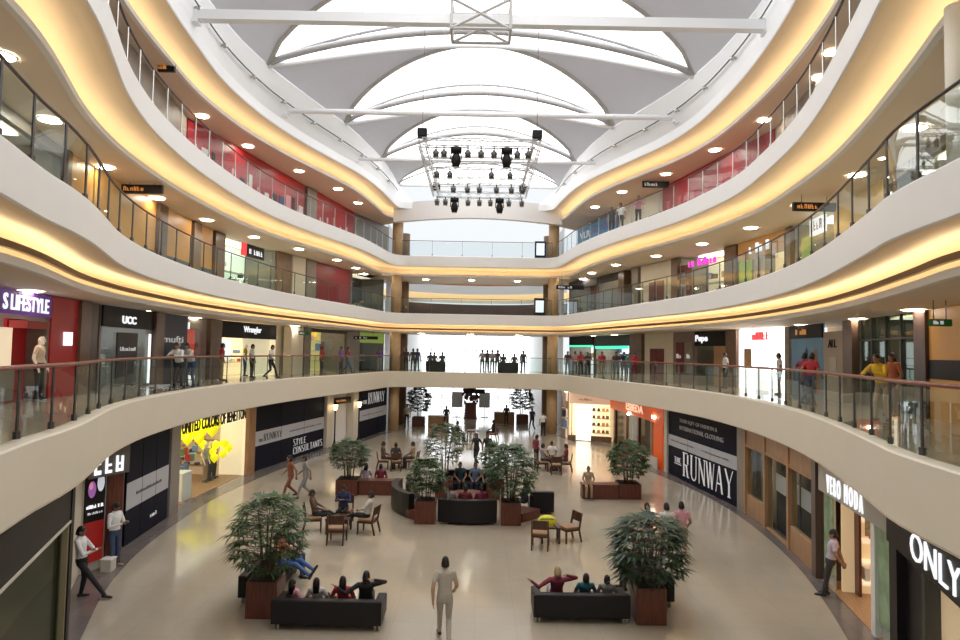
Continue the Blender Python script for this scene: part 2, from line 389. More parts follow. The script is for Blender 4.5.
def slab_edge(E, sd, n, N):
    z = LV[n]; zb = z-FAS[n]
    if n < 4:
        mb = MB()
        mb.strips([E.off(.32, sd).pts(z+.035,N), E.off(.30, sd).pts(z+.05,N), E.off(.03, sd).pts(z+.05,N), E.pts(z+.02,N), E.pts(z-FAS[n]+.03,N), E.off(.03, sd).pts(z-FAS[n],N)])
        struct('trim_slab_edge', mb, M_CREAM if n == 1 else M_WHITE, True)
    if n == 1: return
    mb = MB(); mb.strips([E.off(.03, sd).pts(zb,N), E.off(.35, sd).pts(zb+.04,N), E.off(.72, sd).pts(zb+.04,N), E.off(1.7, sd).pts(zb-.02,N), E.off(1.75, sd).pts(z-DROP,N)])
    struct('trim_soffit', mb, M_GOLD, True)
    if n == 2:
        mb = MB(); a, b, zq = E.off(.80, sd), E.off(.90, sd), z-DROP
        mb.strips([a.pts(zq+.35,N), a.pts(zq+.23,N), b.pts(zq+.23,N), b.pts(zq+.35,N)]); struct('trim_reveal', mb, M_BROWN)
        mb = MB(); mb.ribbon(E.off(.82, sd).pts(zq+.32,N), E.off(.89, sd).pts(zq+.32,N)); struct('trim_added_light', mb, M_COVE)  # hidden strip added to brighten the gold soffit
    a, b = E.off(.88, sd), E.off(1.0, sd); zl = z-DROP
    mb = MB(); mb.strips([b.pts(zl+.0,N), b.pts(zl+.13,N), a.pts(zl+.13,N), a.pts(zl-.02,N), E.off(1.02, sd).pts(zl-.02,N)]); struct('trim_lip', mb, M_WHITE)
    a, b = E.off(1.06, sd), E.off(1.2, sd)
    mb = MB(); mb.ribbon(a.pts(zl+.08,N), b.pts(zl+.08,N)); struct('trim_cove_light', mb, M_COVE)
for sd in (-1, 1):
    e0, e1 = EDGE[sd].off(.02, sd), EDGE[sd].off(1.5, sd)
    mb = MB(); mb.ribbon(e0.pts(.006), e1.pts(.006)); struct('floor_border', mb, M_GRAN)
    w0, w1 = EDGE[sd], WALL[sd].off(2.4, sd)
    mb = MB(); mb.ribbon(w0.pts(L1-FAS[1]), w1.pts(L1-FAS[1])); struct('ceiling', mb, M_CEIL)
    mb = MB()
    mb.ribbon(w1.pts(0), w1.pts(L4+.4)); struct('wall_'+SIDE[sd], mb, M_WALLT)
    for n in (1, 2, 3):
        mb = MB(); mb.ribbon(EDGES[n][sd].off(.25, sd).pts(LV[n]+.03), w1.pts(LV[n]+.03)); struct('floor_gallery', mb, M_UFLOOR)
    for n in (2, 3, 4):
        zl = LV[n]-DROP; mb = MB(); mb.ribbon(EDGES[n][sd].off(1.0, sd).pts(zl), w1.pts(zl)); struct('ceiling', mb, M_CEILR if n == 4 else M_CEIL)
    if sd == 1:
        for n in (1, 2, 3): slab_edge(LOOPS[n], -1, n, 260)
    slab_edge(RING[sd], sd, 4, 130)
    # the white ring under the roof
    mb = MB(); mb.strips([RING[sd].off(.03, sd).pts(L4-FAS[4]), RING[sd].pts(L4-FAS[4]+.04), RING[sd].pts(L4-.25), RINGTOP[sd].pts(RZ), RINGTOP[sd].off(.3, sd).pts(RZ)])
    struct('trim_roof_ring', mb, M_RINGW, True)
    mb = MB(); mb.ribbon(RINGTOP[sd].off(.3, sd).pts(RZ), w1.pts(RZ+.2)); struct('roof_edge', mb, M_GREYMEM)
# ---- the bridge across the far end
BR = Curve([(-6.2,YB),(-3,YB),(2,YB),(5.6,YB)])
for n in (1, 2, 3):
    z = LV[n]
    mb = MB(); mb.box(-9.5, 8.7, YB+.3, 54, z-.25, z+.03); struct('floor_bridge', mb, M_UFLOOR)
    zl = z-DROP if n > 1 else z-FAS[1]; y0 = YB+(1.0 if n > 1 else .02)
    mb = MB(); mb.quad((-9.5,y0,zl),(8.7,y0,zl),(8.7,54,zl),(-9.5,54,zl)); struct('ceiling_bridge', mb, M_CEIL)
    mb = MB(); mb.box(-9.5, 8.7, 53.7, 54, zl, z+.03); struct('trim_bridge_back', mb, M_WHITE)
# arched beam above the top bridge
mb = MB(); top = [(-6.6+12.6*i/24, YB, 16.95+.42*math.sin(PI*i/24)) for i in range(25)]; bot = [(-6.6+12.6*i/24, YB, 15.55+.42*math.sin(PI*i/24)) for i in range(25)]
sh = lambda L, d: [(x, y+d, z) for x, y, z in L]
mb.strips([sh(top,.5), top, bot, sh(bot,.5)]); struct('trim_end_beam', mb, M_WHITE)
# columns clad in tan stone, a front and a rear one on each side
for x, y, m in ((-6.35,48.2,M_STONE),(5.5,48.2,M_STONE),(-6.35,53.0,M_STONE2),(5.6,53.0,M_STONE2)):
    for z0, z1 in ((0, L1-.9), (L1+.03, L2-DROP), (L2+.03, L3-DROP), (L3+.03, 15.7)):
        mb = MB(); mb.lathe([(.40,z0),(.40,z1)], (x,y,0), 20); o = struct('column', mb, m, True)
# far hall
mb = MB()
for x in (-7.6, 6.7):
    mb.quad((x,51.3,0),(x,51.3,L4-1),(x,86,L4-1),(x,86,0))
struct('wall_far', mb, M_WHITEW)
mb = MB(); mb.quad((-9.6,86,0),(8.8,86,0),(8.8,86,11.8),(-9.6,86,11.8)); struct('window_1', mb, M_DAY)
mb = MB()
for i in range(13): x = -9.4+18*i/12; mb.box(x-.05, x+.05, 85.7, 85.9, 0, 11.8)
for z in (.1, 3.0, 6.2, 9.2): mb.box(-9.6, 8.8, 85.72, 85.88, z-.05, z+.05)
struct('window_1_frame', mb, mat('mullion', (.5,.53,.56), .5))
FE = Curve([(-9.5,64),(-5,67),(-.4,68),(4.2,67),(8.7,64)])
mb = MB(); mb.strips([FE.off(.3,-1).pts(L3,30), FE.pts(L3,30), FE.pts(L3-.9,30)]); struct('trim_far_slab', mb, M_WHITE, True)
mb = MB(); mb.strips([FE.pts(L3-.9,30), FE.off(1,-1).pts(L3-.9,30), FE.off(1.1,-1).pts(L3-1.5,30)]); struct('trim_far_soffit', mb, mat('far_lit_soffit', (.85,.68,.4), .5, emit=.55, ecol=(1,.75,.4)))  # cove glow is put into the far soffit's own emission
mb = MB(); mb.ribbon(FE.off(1.1,-1).pts(L3-1.5,30), FE.off(5,-1).pts(L3-1.5,30)); struct('ceiling_far', mb, M_CEIL)
mb = MB(); mb.strips([FE.pts(L2,30), FE.off(.1,-1).pts(L2+2.3,30), FE.off(.4,-1).pts(L2+2.3,30)]); o = struct('wall_far_parapet', mb, mat('brown_parapet', (.10,.045,.035), .4, var=.4, vscale=.8))
mb = MB(); mb.ribbon(FE.off(2.5,-1).pts(L3+.0,30), FE.off(2.5,-1).pts(L3+2.1,30))
struct('wall_far_shops', mb, mat('far_shop_colours', (.5,.2,.12), .6, var=.8, vscale=.5))
# near end, out of the picture: a wall behind the camera
mb = MB(); mb.quad((-16,-8,0),(16,-8,0),(16,-8,19),(-16,-8,19)); struct('wall_near', mb, M_CREAM)
# ================================================================== ROOF
NODES = [((-7.2,9.5),(7.0,9.5)), ((-8.9,15),(8.6,15)), ((-9.8,21),(9.6,21.2)), ((-9.55,27.6),(9.35,27.9)), ((-7.6,34.6),(7.05,34.4)), ((-6.55,41),(6.0,41)), ((-6.45,47.4),(5.9,47.4))]
APEX = [21.8, 21.7, 21.6, 21.25, 20.6, 19.7]     # apex between node k and k+1
def ring_at(s, y):
    c = RINGTOP[s]; q = min(c.d, key=lambda p: abs(p.y-y)); return Vector((q.x, y, RZ+.05))
def arch(k, side, n=28):
    """the sloping arch that springs at node k and meets its neighbour half-way (side -1 nearer, +1 farther)"""
    (lx, ly), (rx, ry) = NODES[k]
    j = k+side
    if j < 0: ap, dy = 21.6, -3.
    elif j >= len(NODES): ap, dy = 19.0, 2.
    else: ap = APEX[min(k, j)]; dy = ((NODES[j][0][1]+NODES[j][1][1])-(ly+ry))/4
    out = []
    for i in range(n+1):
        t = i/n; s = math.sin(PI*t)
        s2 = s**(.62 if side < 0 else .9)
        out.append(Vector((lx+(rx-lx)*t, ly+(ry-ly)*t+dy*s**.8, RZ+.05+(ap-RZ-.05)*s2)))
    return out
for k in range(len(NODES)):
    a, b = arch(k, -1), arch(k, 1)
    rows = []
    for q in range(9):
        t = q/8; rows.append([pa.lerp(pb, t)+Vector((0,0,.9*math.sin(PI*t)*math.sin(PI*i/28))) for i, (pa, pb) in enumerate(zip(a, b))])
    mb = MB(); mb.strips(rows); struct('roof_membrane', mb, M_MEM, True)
    mb = MB()
    for i in range(3, 26, 3): mb.tube([r[i]-Vector((0,0,.03)) for r in rows], .03, 5)
    struct('roof_seams', mb, mat('membrane_seam', (.8,.8,.82), .7, emit=.45, ecol=(.9,.9,.95)))
    mb = MB(); mb.tube(a, .13, 8); struct('roof_arch', mb, M_GTUBE, True)
    mb = MB(); mb.tube([p-Vector((0,0,.05)) for p in b], .13, 8); struct('roof_valley', mb, M_TUBE, True)
    if k+1 < len(NODES):
        c = arch(k+1, -1)
        mb = MB(); rr = []
        for q in range(7):
            t = q/6; row = [pb.lerp(pc, t) for pb, pc in zip(b, c)]
            for s, i0 in ((-1, 0), (1, 28)):
                dlt = ring_at(s, row[i0].y)-row[i0]
                for i in range(29):
                    wgt = max(0, 1-abs(i-i0)/14)**2; row[i] = row[i]+dlt*wgt
            rr.append(row)
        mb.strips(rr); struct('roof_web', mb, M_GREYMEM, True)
    (lx, ly), (rx, ry) = NODES[k]
    mb = MB()
    for dz, r in ((2.15, .07), (1.7, .15)):
        mb.tube([(lx+(rx-lx)*i/28, ly+(ry-ly)*i/28, RZ+.1+dz*math.sin(PI*i/28)**.8) for i in range(29)], r, 8)
    for i in range(2, 27, 2):
        x, y, s = lx+(rx-lx)*i/28, ly+(ry-ly)*i/28, math.sin(PI*i/28)**.8
        mb.tube([(x,y,RZ+.1+1.7*s),(x,y,RZ+.1+2.15*s)], .03, 5)
    struct('roof_truss', mb, M_RTUBE, True)
# tie beams spanning the hall
for i, (y, z, r, w_, lab) in enumerate(((21.5,17.35,.17,9.95,'nearest white tie beam spanning the hall, with a box frame at its middle'), (30.4,17.45,.13,9.6,'middle white tie beam spanning the hall under the roof'), (37.7,17.35,.10,7.6,'thin farthest white tie beam spanning the hall behind the light rig'))):
    t = thing('tie_beam', lab, 'beam', (-.15,y,z), group='tie beams under the roof')
    mb = MB()
    if i == 0: mb.box(-w_, w_, -.16, .16, -.17, .17)
    else: mb.cyl((-w_,0,0),(w_,0,0), r, n=10)
    mb.build('beam', M_TUBE, t)
    for s in (-1, 1):
        mb = MB(); mb.cyl((s*(w_-.25),0,-.2),(s*(w_-.25),0,.2), .12, n=8); mb.box(s*w_-.25, s*w_+.25, -.2, .2, -.28, -.1); mb.build('end_bracket', M_TUBE, t)
    if i == 0:
        mb = MB(); h, q = .52, 1.0
        for y0 in (-.5, .5):
            for a, b in (((-q,-h),(q,-h)),((-q,h),(q,h)),((-q,-h),(-q,h)),((q,-h),(q,h)),((-q,-h),(0,0)),((-q,h),(0,0)),((q,-h),(0,0)),((q,h),(0,0))):
                mb.cyl((a[0],y0,a[1]),(b[0],y0,b[1]), .05, n=6)
        for a in ((-q,-h),(q,-h),(-q,h),(q,h)): mb.cyl((a[0],-.5,a[1]),(a[0],.5,a[1]), .05, n=6)
        mb.build('box_frame', M_GTUBE, t)
# cable rail with brackets round the white ring
for sd in (-1, 1):
    t = thing('cable_rail', 'grey cable rail on brackets along the %s white roof ring' % SIDE[sd], 'rail', (0,0,17.35), group='roof ring cable rails')
    R0, R1 = RING[sd], RINGTOP[sd]
    def on(f, out):
        a = R0.at(R0.len*f); b = min(R1.d, key=lambda p: (p-a).length) if a.y > 8 else a; k = .42
        p = a.lerp(b, k); t = R0.tan(R0.len*f); n = Vector((t.y, -t.x)) if sd < 0 else Vector((-t.y, t.x)); return Vector((*(p+n*out), L4-.25+k*(RZ-L4+.25)-17.35))
    mb = MB(); mb.tube([on(.22+.74*i/70, .16) for i in range(71)], .03, 6); mb.build('cable', M_DSTEEL, t, True)
    for i in range(12):
        f = .24+.72*i/12; p, q = on(f, .16), on(f, -.02); mb = MB(); mb.tube([p, q-Vector((0,0,.06))], .05, 6); mb.ell((p.x,p.y,p.z-.06),(.09,.09,.1),8,5); mb.build('bracket', M_STEEL, t)
# ================================================================== DOWNLIGHTS
def downlight(p, label, group):
    t = thing('ceiling_light', label, 'ceiling light', (p.x,p.y,p.z-.004), group=group)
    mb = MB(); mb.lathe([(.255,-.012),(.26,-.022),(.30,-.022),(.31,.0)], n=24, cap=False); mb.build('trim_ring', M_RING, t, True)
    mb = MB(); mb.lathe([(.262,-.009),(.262,-.001)], n=24); mb.build('lens', M_LAMP, t)
LIGHTS = {(4,-1): [(202,116),(248,146),(299,171),(338,189),(358,203)], (4,1): [(832,52),(820,77),(764,120),(715,150),(666,174),(622,192),(595,207)],
 (3,-1): [(0,55),(50,120),(105,167),(157,198),(207,220),(254,237),(299,249),(337,260),(356,268),(364,274)],
 (3,1): [(915,128),(857,175),(800,205),(751,228),(702,244),(656,256),(616,265),(592,273),(583,279)],
 (2,-1): [(31,291),(142,311),(195,318),(245,323),(295,326)], (2,1): [(914,310),(858,319),(802,325),(750,329),(700,333),(615,335),(594,336)]}
CN = {4: 'top gallery', 3: 'second gallery', 2: 'first gallery'}
for (n, sd), L in LIGHTS.items():
    for i, (a, b) in enumerate(sorted(L, key=lambda q: abs(q[0]-475), reverse=True)):
        downlight(P(a, b, LV[n]-DROP-.006), 'round downlight, %s from the near end in the %s ceiling on the %s' % (ORD[i], CN[n], SIDE[sd]), '%s downlights on the %s' % (CN[n], SIDE[sd]))
for n, xs in ((3, (426,472,518)), (2, (423,472,520))):
    for i, x in enumerate(xs): downlight(Vector(((x-480)*50.5/640-.1, 50.5, LV[n]-DROP-.006)), 'round downlight, %s from the left under the %s bridge' % (ORD[i], 'top' if n == 3 else 'middle'), 'bridge downlights')
# ================================================================== BALUSTRADES
def balustrade(C, side, z, label, rail, t0, t1, step=1.3, rr=.035, post=M_DSTEEL, h=1.15):
    C = C.off(.16, side); t = thing('glass_balustrade', label, 'balustrade', (0,0,z), group='glass balustrades')
    N = max(2, int((t1-t0)/step)); mb = MB()
    mb.tube([(*C.at(t0+(t1-t0)*i/(N*3)), h) for i in range(N*3+1)], rr, 8, flat=.75); mb.build('handrail', rail, t, True)
    for i in range(N):
        a, b = t0+(t1-t0)*(i+.02)/N, t0+(t1-t0)*(i+.98)/N
        mb = MB(); mb.ribbon([(*C.at(a+(b-a)*k/3), .05) for k in range(4)], [(*C.at(a+(b-a)*k/3), h-.07) for k in range(4)]); mb.build('glass_panel', M_TOPGLASS if z > L3-1 else M_GLASS, t, True)
    for i in range(N+1):
        p = C.off(.05, side).at(t0+(t1-t0)*i/N) if False else C.at(t0+(t1-t0)*i/N)
        mb = MB(); mb.box(p.x-.013, p.x+.013, p.y-.022, p.y+.022, .05, h); mb.box(p.x-.03, p.x+.03, p.y-.045, p.y+.045, .05, .17); mb.build('post', post, t)
for sd in (-1, 1):
    for n in (1, 2, 3):
        balustrade(EDGES[n][sd], sd, LV[n]+.05, 'curved glass balustrade of the %s gallery on the %s, %s' % ({1:'first',2:'second',3:'top'}[n], SIDE[sd], {1:'red wood handrail',2:'thin dark handrail',3:'thin dark handrail and steel posts'}[n]),
                   M_REDRAIL if n == 1 else M_RAIL, 2.5, EDGES[n][sd].len-.1, rr=.05 if n == 1 else .035, post=M_STEEL if n == 3 else M_DSTEEL)
for n in (1, 2, 3):
    balustrade(BR, -1, LV[n]+.05, 'straight glass balustrade on the %s bridge at the far end' % {1:'lowest',2:'middle',3:'top'}[n], M_RAIL, .3, BR.len-.3, 1.9, .03)
# ================================================================== SHOPS
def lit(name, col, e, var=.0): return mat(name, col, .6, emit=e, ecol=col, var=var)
M_LITCREAM = lit('lit_cream_wall', (.95,.80,.56), .6); M_LITWHITE = lit('lit_white_wall', (.95,.97,1), 1.0); M_LITWARM = lit('lit_warm_wall', (.95,.70,.40), .7)  # lit walls emit by themselves, standing in for shop lighting
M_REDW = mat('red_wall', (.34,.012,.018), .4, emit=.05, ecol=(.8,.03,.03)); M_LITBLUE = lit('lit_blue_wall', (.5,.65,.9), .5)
M_AMBER = mat('amber_wall', (.55,.27,.07), .4, emit=.10, ecol=(.9,.5,.15), var=.2, vscale=.6); M_ORANGE = mat('orange_fascia', (.85,.14,.02), .5, emit=.12, ecol=(1,.13,.02))
M_MARB = mat('brown_marble', (.17,.10,.065), .3, var=.3, vscale=3); M_GREYST = mat('grey_stone', (.26,.23,.20), .4, var=.2, vscale=3)
M_GREEN = lit('green_led', (.05,.75,.42), 1.6); M_GREENP = lit('green_poster', (.35,.50,.10), .25, .4); M_PURPLE = lit('purple_sign_panel', (.13,.05,.26), .3)
M_MAG = mat('magenta_neon', (.3,.02,.2), .5, emit=1.0, ecol=(.95,.06,.72)); M_REDG = mat('red_sign_glow', (.3,.02,.02), .5, emit=1.0, ecol=(.95,.05,.06)); M_ORG = lit('orange_sign_glow', (.8,.38,.1), .35)
M_DARKSHOP = mat('dark_shop_interior', (.05,.045,.05), .5, var=.4, vscale=1.5); M_DRED = mat('maroon_door', (.16,.02,.02), .4)
M_OAK = wood_mat('oak_frame', (.36,.20,.10), (.46,.28,.15), .45); M_ALF = mat('pale_frame', (.60,.57,.50), .4)
GOODS = [mat('goods_%s' % n, c, .6) for n, c in (('white',(.8,.8,.78)),('red',(.6,.06,.05)),('navy',(.05,.07,.2)),('tan',(.5,.33,.18)),('black',(.03,.03,.03)),('green',(.15,.3,.12)),('pink',(.75,.35,.4)),('yellow',(.85,.6,.05)),('blue',(.15,.3,.6)))]
def SB(parent, fr, name, m, *b, bevel=0, label=None):
    mb = MB(); mb.fb(fr, *b); o = mb.build(name, m, parent, bevel=bevel)
    if label: o['label'] = label
    return o
def goods(parent, fr, u0, u1, d0, z0, z1, seed, k=14, mats=None):
    """clothes and boxes on the shelves of a shop far from the camera"""
    r = random.Random(seed); mb = MB(); ms = mats or GOODS
    for i in range(k):
        mb.mi = r.randrange(len(ms)); u = u0+(u1-u0)*(i+.5)/k; w_ = (u1-u0)/k*r.uniform(.5,.9)/2; zz = z0+(z1-z0)*r.choice((0,.02,.33,.36,.66)); h = (z1-z0)*r.uniform(.16,.3)
        mb.fb(fr, u-w_, u+w_, d0, d0+.25, zz, zz+h)
    o = mb.build('merchandise', ms, parent, bevel=.02); o['kind'] = 'stuff'; return o
def sidefr(sd, lv, x0, x1):
    z = LV[lv]+1.6; W = WALL3[sd] if lv == 3 else WALL[sd]
    return frame(W.at(W.px(x0, z)), W.at(W.px(x1, z)))
M_SLIGHT = mat('added_shop_light', (1,.95,.85), .5, emit=4, ecol=(1,.93,.82)); M_DLIGHT = mat('added_dim_shop_light', (1,.9,.75), .5, emit=1.0, ecol=(1,.85,.65))  # ceiling panels added to brighten the shop interiors
def shop(fr, z0, h, label, back=M_LITCREAM, head=None, hh=.7, glass=True, shelves=2, seed=0, depth=1.9, side=M_GREYST, jamb=.12, group=None):
    A, u, n, L = fr; c = A+u*(L/2)
    t = thing('storefront', label, 'shop', (0,0,0), group=group)
    mb = MB(); mb.fb(fr, .02, L-.02, depth, depth+.05, z0, z0+h); mb.build('back_wall', back, t)
    for q in (0, L-jamb): SB(t, fr, 'side_wall', side, q, q+jamb, 0, depth, z0, z0+h)
    if head: SB(t, fr, 'header', head, jamb*.5, L-jamb*.5, -.06, .12, z0+h-hh, z0+h-.01)
    if glass: SB(t, fr, 'glass', M_SHOPGLASS, jamb, L-jamb, .05, .06, z0+.08, z0+h-(hh if head else .02))
    SB(t, fr, 'added_light_panel', M_DLIGHT if back is M_DARKSHOP else M_SLIGHT, L*.2, L*.8, depth*.35, depth*.8, z0+h-.04, z0+h-.01)
    for i in range(shelves):
        zz = z0+.7+.7*i; SB(t, fr, 'shelf', M_ALF, jamb+.1, L-jamb-.1, depth-.4, depth-.02, zz, zz+.05)
    if shelves: goods(t, fr, jamb+.15, L-jamb-.15, depth-.35, z0+.76, z0+.76+.7*shelves, seed, max(4, int(L*2.2)))
    return t
def pier(fr, z0, h, m, d0=-.15, d1=.4):
    mb = MB(); mb.fb(fr, 0, fr[3], d0, d1, z0, z0+h); return struct('pillar', mb, m)
def board(fr, z0, h, name, label, cat, m, d=.05, out=.0, group=None):
    t = thing(name, label, cat, group=group); SB(t, fr, 'panel', m, 0, fr[3], -out-d, -out, z0, z0+h); return t
H = 2.89
# ---------------- first gallery, left side
z = L1+.03
f = sidefr(-1, 1, -40, 48); L = f[3]
t = shop(f, z, H, 'lit shop under a purple sign with white capitals at the left edge', back=M_REDW, head=M_PURPLE, hh=.62, seed=3, shelves=1, glass=False)
put_text('lettering', 'S LIFESTYLE', f, L*.36, L*.93, z+H-.52, z+H-.12, M_GLOWW, t, out=.08, bold=.012)
SB(t, f, 'light_box', M_LITWHITE, L*.68, L*.82, .9, 1.0, z+.9, z+1.95); g = sidefr(-1,1,9,26); SB(t, g, 'display_screen', M_LITCREAM, 0, g[3], .35, .42, z+.95, z+1.95); SB(t, g, 'display_cabinet', M_GREYST, 0, g[3], .25, .6, z+.05, z+.95); g = sidefr(-1,1,27,47); SB(t, g, 'red_wall', M_REDW, 0, g[3], .5, .58, z, z+2.2); SB(t, g, 'red_canopy', mat('red_canopy', (.4,.05,.04), .5), 0, g[3], .0, .45, z+1.95, z+2.15); SB(t, f, 'display_counter', M_GREYST, L*.84, L*.92, .9, 1.2, z+.05, z+1.2)
f = sidefr(-1, 1, 48.5, 75); t = board(f, z, H, 'wall_cladding', 'tall glossy red wall panel beside the purple signed shop', 'wall panel', M_REDW)
SB(t, f, 'screen', M_LITWHITE, f[3]*.45, f[3]*.75, -.10, -.05, z+1.5, z+1.9)
pier(sidefr(-1, 1, 75.5, 86), z, H, M_MARB); pier(sidefr(-1, 1, 86, 98), z, H, mat('dark_marble', (.09,.055,.045), .3, var=.3, vscale=3), 0, .4)
f = sidefr(-1, 1, 98.5, 152); L = f[3]
t = shop(f, z, H, 'dark fronted shop with white rounded letters between two brown pillars', back=M_LITBLUE, head=M_BLACK, hh=.72, seed=5)
put_text('lettering', 'UCC', f, L*.34, L*.60, z+H-.58, z+H-.3, M_GLOWW, t, out=.08, bold=.03)
SB(t, f, 'poster', M_DARKSHOP, L*.30, L*.68, -.02, .03, z+.2, z+2.0)
me = scrawl_mesh(L*.3, .14, 9, 4); put_text('poster_text', '', f, L*.34, L*.64, z+1.35, z+1.5, M_LETTER, t, out=.035, me=me)
SB(t, f, 'light_tube', M_LITWHITE, L*.93, L*.96, -.03, .02, z+.1, z+2.0)
pier(sidefr(-1, 1, 152.5, 160), z, H, M_MARB)
f = sidefr(-1, 1, 160.5, 206); L = f[3]
t = shop(f, z, H, 'navy shop front with thin pale letters and a red poster inside', back=M_DARKSHOP, shelves=0, seed=6)
SB(t, f, 'sign_panel', mat('navy_panel', (.035,.045,.09), .4), .12, L*.52, -.04, .02, z, z+H); put_text('lettering', 'mufti', f, L*.02, L*.42, z+1.7, z+1.98, M_LETTER, t, out=.06)
SB(t, f, 'light_box', M_LITWHITE, L*.42, L*.74, .3, .5, z+2.35, z+2.65); SB(t, f, 'poster', mat('red_poster', (.65,.05,.03), .4, emit=.3, ecol=(1,.1,.04), var=.4, vscale=2), L*.74, L*.97, .5, .55, z+1.0, z+2.35); SB(t, f, 'podium', M_LITWHITE, L*.3, L*.9, .3, .9, z+.05, z+.2)
pier(sidefr(-1, 1, 207, 219), z, H, M_MARB)
f = sidefr(-1, 1, 219.5, 275); L = f[3]
t = shop(f, z, H, 'bright cream jeans shop under a black header with white script', back=M_LITCREAM, head=M_BLACK, hh=.85, seed=8, shelves=1, side=M_LITCREAM)
put_text('lettering', 'Wrangler', f, L*.36, L*.68, z+H-.62, z+H-.2, M_GLOWW, t, out=.08, bold=.02)
SB(t, f, 'cream_wall', M_LITCREAM, L*.45, L*.97, .25, .35, z, z+2.05); SB(t, f, 'light_box', M_LITWHITE, L*.14, L*.32, .5, .6, z+.9, z+1.9)
f = sidefr(-1, 1, 275.5, 302); mb = MB(); mb.fb(f, 0, f[3], .6, .7, z, z+H); struct('wall_recess', mb, M_CREAM); g = sidefr(-1, 1, 289, 301); pier(g, z, H, M_CREAM)
pier(sidefr(-1, 1, 302.5, 309), z, H, M_GREYST)
f = sidefr(-1, 1, 309.5, 345); t = shop(f, z, H, 'colourful shop with yellow and red goods behind the purple shirted walkers', back=lit('lit_yellow_wall', (.75,.62,.25), .5, .5), seed=11, shelves=3, head=M_DARKSHOP, hh=.25)
pier(sidefr(-1, 1, 345.5, 358), z, H, M_GREYST)
f = sidefr(-1, 1, 358.5, 384); t = shop(f, z, H, 'dim shop with a green banner next to the left far column', back=M_DARKSHOP, head=M_GREENP, hh=.8, seed=12, shelves=1)
# ---------------- first gallery, right side
def rs(x0, x1): return sidefr(1, 1, x0, x1)
f = rs(569, 594); t = shop(f, z, H, 'far shop with a dark header and pale green light strip', back=M_LITWHITE, head=M_BLACK, hh=.7, seed=21); SB(t, f, 'light_strip', M_GREEN, .1, f[3]-.1, -.09, -.05, z+H-.8, z+H-.68)
f = rs(596, 630); t = shop(f, z, H, 'bright white shop framed by a green light strip', back=M_LITWHITE, head=mat('dark_teal_header', (.02,.05,.06), .4), hh=.75, seed=22); SB(t, f, 'light_strip', M_GREEN, .1, f[3]-.1, -.1, -.04, z+H-.95, z+H-.76)
pier(rs(631, 644), z, H, M_MARB)
f = rs(645, 673); mb = MB(); mb.fb(f, 0, f[3], 0, .1, z, z+H); struct('wall_beige', mb, M_CREAM)
t = thing('door_1', 'maroon double door in the beige wall of the first gallery', 'door'); t['kind'] = 'structure'
for k in (0, 1): d = SB(t, f, 'door_leaf', M_DRED, f[3]*(.22+.25*k), f[3]*(.46+.25*k), -.06, -.01, z, z+1.95, bevel=.02); SB(d, f, 'handle', M_STEEL, f[3]*(.43+.06*k), f[3]*(.445+.06*k), -.1, -.06, z+.9, z+1.2)
f = rs(674, 695); t = board(f, z, H, 'poster_wall', 'wall of pinkish posters left of the white lettered black shop', 'poster', mat('pink_grey_wall', (.25,.18,.17), .5), out=0)
for k, (a, b, m) in enumerate(((.15,.5,M_DRED),(.58,.95,M_GREYST))):
    p = SB(t, f, 'poster', m, f[3]*a, f[3]*b, -.1, -.05, z+.6, z+2.3); put_text('poster_text', '', f, f[3]*(a+.05), 0, z+1.4, 0, M_LETTER, p, out=.11, me=scrawl_mesh(f[3]*.22, .25, 4, k))
f = rs(695.5, 727); L = f[3]; t = shop(f, z, H, 'black fronted shop with white script letters and an orange wood panel', back=M_DARKSHOP, head=M_BLACK, hh=.8, seed=25, shelves=1)
put_text('lettering', 'Pepe', f, L*.05, L*.45, z+H-.65, z+H-.2, M_GLOWW, t, out=.08, bold=.03); SB(t, f, 'wood_panel', M_OAK, L*.62, L*.97, -.02, .04, z, z+2.1)
pier(rs(727.5, 738), z, H, M_MARB)
f = rs(738.5, 787); L = f[3]; t = shop(f, z, H, 'white lit shop with a glowing red sign, its doorway open', back=M_LITWHITE, seed=27, shelves=0, glass=False, side=M_LITWHITE)
put_text('lettering', '', f, L*.37, L*.72, z+H-.55, z+H-.15, M_REDG, t, out=.1, me=scrawl_mesh(L*.36, .38, 5, 9, .06))
SB(t, f, 'white_panel', M_LITWHITE, L*.30, L*.56, .2, .3, z, z+2.2); SB(t, f, 'picture', mat('warm_picture', (.35,.2,.07), .5, var=.7, vscale=4), L*.08, L*.24, .1, .14, z+1.0, z+1.95); goods(t, f, L*.58, L*.75, 1.0, z+.5, z+1.6, 4, 5)
pier(rs(787.5, 793), z, H, M_GREYST)
f = rs(793.5, 826); L = f[3]; t = board(f, z, H, 'fashion_poster', 'large blue fashion poster under a black header beside the pale panel', 'poster', mat('teal_poster', (.05,.12,.17), .4, emit=.12, ecol=(.15,.4,.55), var=.5, vscale=1), out=.05)
SB(t, f, 'header', M_BLACK, 0, L, -.16, -.1, z+H-.55, z+H); put_text('lettering', '', f, L*.06, 0, z+H-.4, 0, M_ORG, t, out=.17, me=scrawl_mesh(L*.5, .22, 7, 31))
mb = MB()   # the figures printed on the poster
for cx, w_, m in ((.5,.13,0),(.78,.16,1)):
    mb.mi = m; g = lambda U, zz: (f[0].x+f[1].x*L*U+f[2].x*.105, f[0].y+f[1].y*L*U+f[2].y*.105, z+zz)
    mb.poly([g(cx-w_,.1),g(cx+w_,.1),g(cx+w_*.7,1.2),g(cx+w_*.3,1.5),g(cx+w_*.35,1.8),g(cx,2.0),g(cx-w_*.35,1.8),g(cx-w_*.3,1.5),g(cx-w_*.8,1.2)])
mb.build('printed_figures', [mat('print_dark', (.05,.03,.04), .5), mat('print_skin', (.35,.15,.08), .5)], t)
